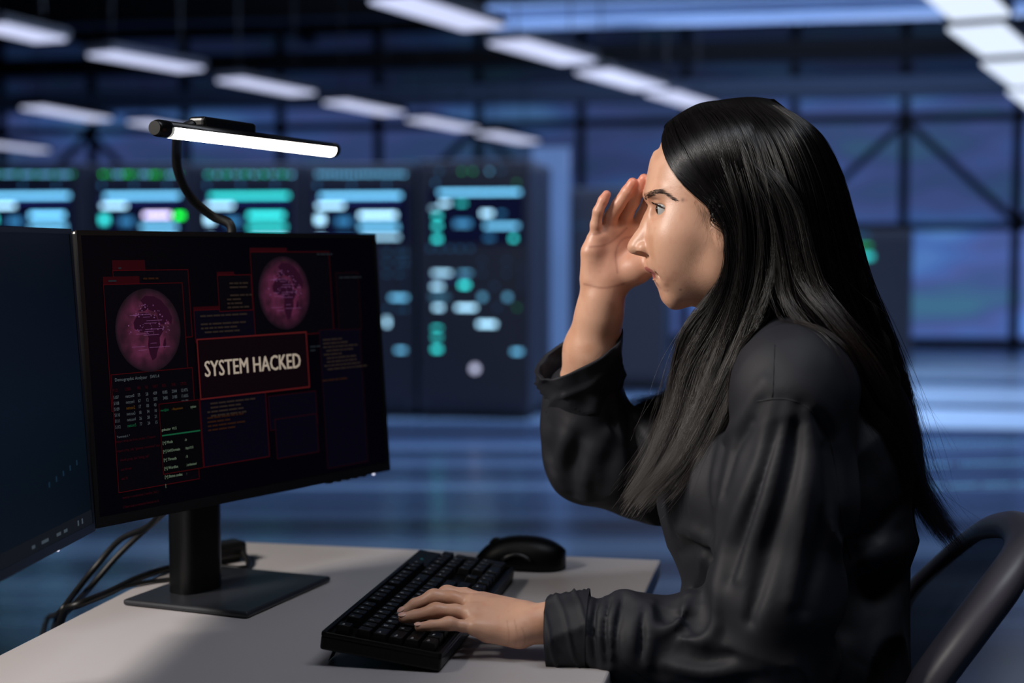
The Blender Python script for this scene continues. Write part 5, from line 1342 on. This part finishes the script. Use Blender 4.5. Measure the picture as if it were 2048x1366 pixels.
# solid core a little inside the outer strands so nothing shows through
core = SDF()
core.ell(H(-30, 0, 45), Hs((92.5, 74.3, 84.3)), 0.01)
core.ell(H(45 + 0.778 * 800, 0, 89 - 0.628 * 800), (0.797, 0.797, 0.797), 0.006, -1)
core.ell(H(-74, 0, -10), Hs((58, 62, 90)), 0.03)
for G, sg in ((near, 1), (far, -1)):
    for j, g in enumerate(G):
        if sg < 0 and j < 2: continue
        for i in range(10 if j < 2 else 8, 25, 2):
            o_ = np.array([0.012 if j < 4 else -0.012, 0.019 * sg, -0.003]); q = g[i] + o_; q2 = g[min(i + 2, 28)] + o_
            rr0 = 0.012 if i < 18 else 0.012 - (i - 17) * 0.0018
            core.cone(q, q2, max(rr0, .002), max(rr0 - .0015, .002), 0.014)
kV, kQ = core.mesh(0.004); kV = smooth_v(kV, kQ, 3, .5)
# keep the face clear of the core
hair = npmesh('hair', kV, kQ, M_hcore, person); tag(hair, 'long straight black hair')
def strands(name, guides, n, rad, rng, split=3.5, depth=0.010, jit=0.0035, tlo=0.0, thi=None, endvar=0.16, sg=1, fly=0.0, parent=None, tip=0.35):
    m = len(guides); thi = thi if thi is not None else m - 1
    t = rng.uniform(tlo, thi, n)
    ncl = max(int(n / 40), 4); clump = np.sort(rng.uniform(tlo, thi, ncl)); ci = np.clip(np.searchsorted(clump, t), 0, ncl - 1); tc_ = clump[ci]
    s = np.linspace(0, 1, NPT)[None, :]
    cl = sstep(s, 0.12, 0.8) * 0.90
    tt = t[:, None] * (1 - cl) + tc_[:, None] * cl
    if split is not None:
        # below the shoulder the hair parts: in front of it or behind it
        k = sstep(s, 0.36, 0.56); lo, hi_ = np.floor(split), np.ceil(split); mid = (tt > lo) & (tt < hi_)
        tgt = np.where(t[:, None] < split, lo, hi_) + 0 * s; tt = np.where(mid, tt * (1 - k) + tgt * k, tt)
    i0 = np.clip(np.floor(tt).astype(int), 0, m - 2); f = (tt - i0)[:, :, None]
    # smooth interpolation across the sheet (Catmull-Rom)
    ii = np.arange(NPT)[None, :] + 0 * i0
    g = lambda a: guides[np.clip(a, 0, m - 1), ii]
    p0, p1, p2, p3 = g(i0 - 1), g(i0), g(i0 + 1), g(i0 + 2)
    P = 0.5 * (2 * p1 + (p2 - p0) * f + (2 * p0 - 5 * p1 + 4 * p2 - p3) * f ** 2 + (3 * p1 - p0 - 3 * p2 + p3) * f ** 3)
    L = rng.uniform(1 - endvar, 1.0, n)                                 # uneven ends
    idx = s * L[:, None] * (NPT - 1); j0 = np.clip(np.floor(idx).astype(int), 0, NPT - 2); fr = (idx - j0)[:, :, None]; ar = np.arange(n)[:, None]
    P = P[ar, j0] * (1 - fr) + P[ar, j0 + 1] * fr
    grow = sstep(s, 0.0, 0.25)[:, :, None]
    inn = rng.uniform(0, depth, n)[:, None, None] * np.array([0, sg, 0])
    cj = rng.normal(0, jit * 1.3, (ncl, 3))[ci][:, None, :]; sj = rng.normal(0, jit * 0.5, (n, 3))[:, None, :]
    ph = rng.uniform(0, 2 * pi, (n, 1, 3)); fq = rng.uniform(3, 7, (n, 1, 3)); wob = np.sin(s[:, :, None] * fq + ph) * (0.0012 + 0.0022 * s[:, :, None])
    P = P + grow * (inn + cj * (0.4 + 0.9 * s[:, :, None]) + sj * (0.35 + 0.9 * s[:, :, None] ** 1.5) + wob)
    if fly:
        w = np.zeros(n); sel = rng.random(n) < fly; w[sel] = rng.uniform(.3, 1.0, sel.sum())
        dv = rng.normal(0, 1, (n, 1, 3)) * np.array([1, .5, .35]); P = P + (w[:, None] * sstep(s, rng.uniform(.2, .8, n)[:, None], 1.05))[:, :, None] * dv * 0.028
    Q = P.reshape(-1, 3); gv = rng.uniform(0.0012, 0.006, n)[:, None].repeat(NPT, 1).ravel()
    def push(sel, model, prims, gap, side):
        for it in range(3):
            d = model.eval(Q[sel], prims); m = d < gap[sel]; bad = sel[m]
            if not len(bad): break
            db = d[m]; g_ = np.stack([model.eval(Q[bad] + np.eye(3)[k_] * 0.003, prims) - db for k_ in range(3)], 1); g_ /= np.linalg.norm(g_, axis=1)[:, None] + 1e-9
            if side: g_[:, 1] = -sg * np.abs(g_[:, 1])
            Q[bad] += g_ * (gap[bad] - db)[:, None]
    push(np.where(Q[:, 2] < HO[2] - 0.10)[0], sh, coll, gv, True)
    push(np.where(Q[:, 2] > HO[2] - 0.08)[0], skull, skull.p, gv * 0.8 + 0.0008, False)
    P = Q.reshape(n, NPT, 3)
    cu = bpy.data.hair_curves.new(name); cu.add_curves([NPT] * n)
    cu.position_data.foreach_set('vector', P.astype(np.float32).ravel())
    ra = cu.attributes.get('radius') or cu.attributes.new('radius', 'FLOAT', 'POINT')
    rv = rad * rng.uniform(.7, 1.25, (n, 1)) * (1 - (1 - tip) * sstep(s, 0.6, 1.0)); ra.data.foreach_set('value', rv.astype(np.float32).ravel())
    o = bpy.data.objects.new(name, cu); C.objects.link(o); cu.materials.append(M_hair)
    o.parent = parent; return o
rng = np.random.default_rng(5)
sh.disp = None; coll = base_prims
skull = SDF(); skull.ell(H(-28, 0, 44), Hs((94, 74, 85)), 0.01); skull.ell(H(8, 0, 10), Hs((57, 61, 62)), 0.02); skull.ell(H(0, 0, -22), Hs((48, 59, 52)), 0.03)
for s_ in (1, -1): skull.ell(H(-22, 70 * s_, -6), Hs((15, 6, 29)), 0.006)
strands('hair_strands', near, 12500, 0.00016, rng, parent=hair, depth=0.007, fly=0.05, endvar=0.24)
strands('hair_strands', far, 3600, 0.00016, rng, sg=-1, parent=hair, depth=0.007, fly=0.03, tlo=0.6)
lk = np.array([resample([W(*p) for p in g], NPT) for g in (
    [(1436, 418, 1.644), (1450, 460, 1.638), (1452, 510, 1.637), (1447, 550, 1.640), (1430, 590, 1.650), (1404, 650, 1.660), (1380, 720, 1.660), (1366, 800, 1.655)],
    [(1440, 420, 1.642), (1458, 465, 1.636), (1460, 515, 1.635), (1456, 560, 1.638), (1438, 605, 1.648), (1412, 665, 1.656), (1390, 735, 1.656), (1378, 815, 1.650)],
    [(1446, 420, 1.640), (1464, 470, 1.635), (1470, 520, 1.634), (1466, 565, 1.637), (1450, 615, 1.646), (1424, 680, 1.652), (1404, 750, 1.652), (1390, 830, 1.646)])])
strands('hair_strands', lk, 170, 0.00015, rng, parent=hair, depth=0.003, jit=0.0022, split=None, fly=0.05, endvar=0.4)
so = np.array([resample([W(*p) for p in g], NPT) for g in (
    [(1470, 300, 1.650), (1530, 420, 1.626), (1548, 520, 1.616), (1560, 600, 1.604), (1590, 650, 1.575), (1640, 720, 1.545), (1680, 800, 1.535)],
    [(1500, 300, 1.648), (1560, 420, 1.626), (1580, 520, 1.616), (1596, 590, 1.606), (1640, 650, 1.582), (1700, 730, 1.560), (1745, 830, 1.560)],
    [(1520, 300, 1.648), (1585, 420, 1.628), (1608, 520, 1.618), (1630, 590, 1.610), (1680, 665, 1.590), (1740, 760, 1.580), (1790, 880, 1.590)])])
strands('hair_strands', so, 420, 0.00013, rng, parent=hair, depth=0.004, jit=0.006, split=None, fly=0.12, endvar=0.45)
SC.cycles_curves.shape = 'RIBBONS'
# short hairs: temple wisps, eyebrow, lashes
def surf_y(u, v, lo=1.60, hi=1.76):
    """depth of the skin along a pixel ray (near side)"""
    Ys = np.linspace(lo, hi, 160); P = np.array([tuple(W(u, v, Y)) for Y in Ys]); d = body.eval(P)
    k = np.argmax(d < 0); return Ys[k] if (d < 0).any() else 1.70
def mini(name, roots, tips_, rad, mtl, parent, n=5, lift=0.001, bend=0.0):
    cu = bpy.data.hair_curves.new(name); m = len(roots); cu.add_curves([n] * m); s = np.linspace(0, 1, n)[None, :, None]
    R_ = np.array(roots)[:, None, :]; T_ = np.array(tips_)[:, None, :]; P = R_ * (1 - s) + T_ * s
    P = P + np.array([0, -lift, 0]) * np.sin(s * pi) + np.array([0, 0, bend]) * np.sin(s * pi)
    cu.position_data.foreach_set('vector', P.astype(np.float32).ravel())
    ra = cu.attributes.get('radius') or cu.attributes.new('radius', 'FLOAT', 'POINT'); rv = rad * (1 - 0.7 * s[:, :, 0]) * np.ones((m, 1)); ra.data.foreach_set('value', rv.astype(np.float32).ravel())
    o = bpy.data.objects.new(name, cu); C.objects.link(o); cu.materials.append(mtl); o.parent = parent; return o
M_brow = mat('brow_hair', '#120e0d', 0.5)
R_, T_ = [], []
bc = [(1290, 394), (1298, 389), (1309, 384), (1321, 383), (1333, 390), (1347, 400)]
bcs = np.array([tuple(p) for p in catmull([Vector((u, v, 0)) for u, v in bc], 12)])[:, :2]
ycache = {}
def sy(u, v):
    k = (round(u / 2), round(v / 2))
    if k not in ycache: ycache[k] = surf_y(k[0] * 2, k[1] * 2)
    return ycache[k]
for k in range(430):
    q = rng.random() ** 1.35; c = bcs[int(q * (len(bcs) - 1))]; wdt = 8.0 * (1 - q) ** 0.8 + 1.0
    u = c[0] + rng.normal(0, 1.2); v = c[1] + rng.uniform(-wdt, wdt) * .75; Y = sy(u, v)
    R_.append(tuple(W(u, v, Y - 0.0002))); du, dv = 6 + 5 * q + rng.normal(0, 1.5), -3.5 * (1 - 1.7 * q) + rng.normal(0, 1.4)
    T_.append(tuple(W(u + du, v + dv, sy(u + du, v + dv) - 0.0010)))
# the far brow, mirrored
RM_ = [(x_, 2 * YM - y_, z_) for x_, y_, z_ in R_]; TM_ = [(x_, 2 * YM - y_, z_) for x_, y_, z_ in T_]
mini('eyebrow', R_, T_, 0.00009, M_brow, person); mini('eyebrow', RM_, TM_, 0.00009, M_brow, person, lift=-0.001)
# lashes along the upper lid, pointing forward
R_, T_ = [], []
for s in (1,):
    for k in range(110):
        q = rng.random(); ang = -0.35 + 1.55 * q                       # around the eyeball from inner to outer corner
        ec = H(EYE[0], EYE[1], EYE[2]); dirv = np.array([-cos(ang), -sin(ang), 0]); el = 0.50 - 0.34 * q ** 2.2
        r = 13.9 / 1000; p = ec + r * (dirv * cos(el) + np.array([0, 0, sin(el)])); R_.append(tuple(p))
        L = 0.0058 * rng.uniform(.7, 1.1) * (0.75 + 0.4 * q); T_.append(tuple(p + L * (dirv * 0.95 + np.array([0, 0, 0.22 + .2 * rng.random()]))))
mini('eyelashes', R_, T_, 0.00017, M_brow, person, lift=0, bend=-0.0012)
mini('eyelashes', [(x_, 2 * YM - y_, z_) for x_, y_, z_ in R_], [(x_, 2 * YM - y_, z_) for x_, y_, z_ in T_], 0.00017, M_brow, person, lift=0, bend=-0.0012)
# dark lid line
bm = BM()
for s in (1, -1):
    pts = []
    for k in range(14):
        q = k / 13; ang = -0.45 + 1.62 * q; ec = H(EYE[0], EYE[1] * s, EYE[2]); dv = np.array([-cos(ang), -sin(ang) * s, 0]); el = 0.46 - 0.40 * q ** 2.2; pts.append(Vector(ec + 0.01365 * (dv * cos(el) + np.array([0, 0, sin(el)]))))
    tube(bm, pts, lambda i: 0.0009 if 1 < i < 12 else 0.0004, 8)
obj('eyelid_line', bm, M_brow, person)
# baby hairs at the temple and in front of the ear
R_, T_ = [], []
for k in range(100):
    q = rng.random(); u = 1396 + 46 * q + rng.normal(0, 5); v = 400 + 70 * q + rng.normal(0, 12); Y = sy(u, v)
    R_.append(tuple(W(u, v, Y - 0.0003))); du, dv = rng.normal(2, 7), rng.uniform(8, 34); T_.append(tuple(W(u + du, v + dv, sy(u + du, v + dv) - 0.0010)))
mini('temple_hair', R_, T_, 0.00006, M_hair, hair, n=6, lift=0.0008)
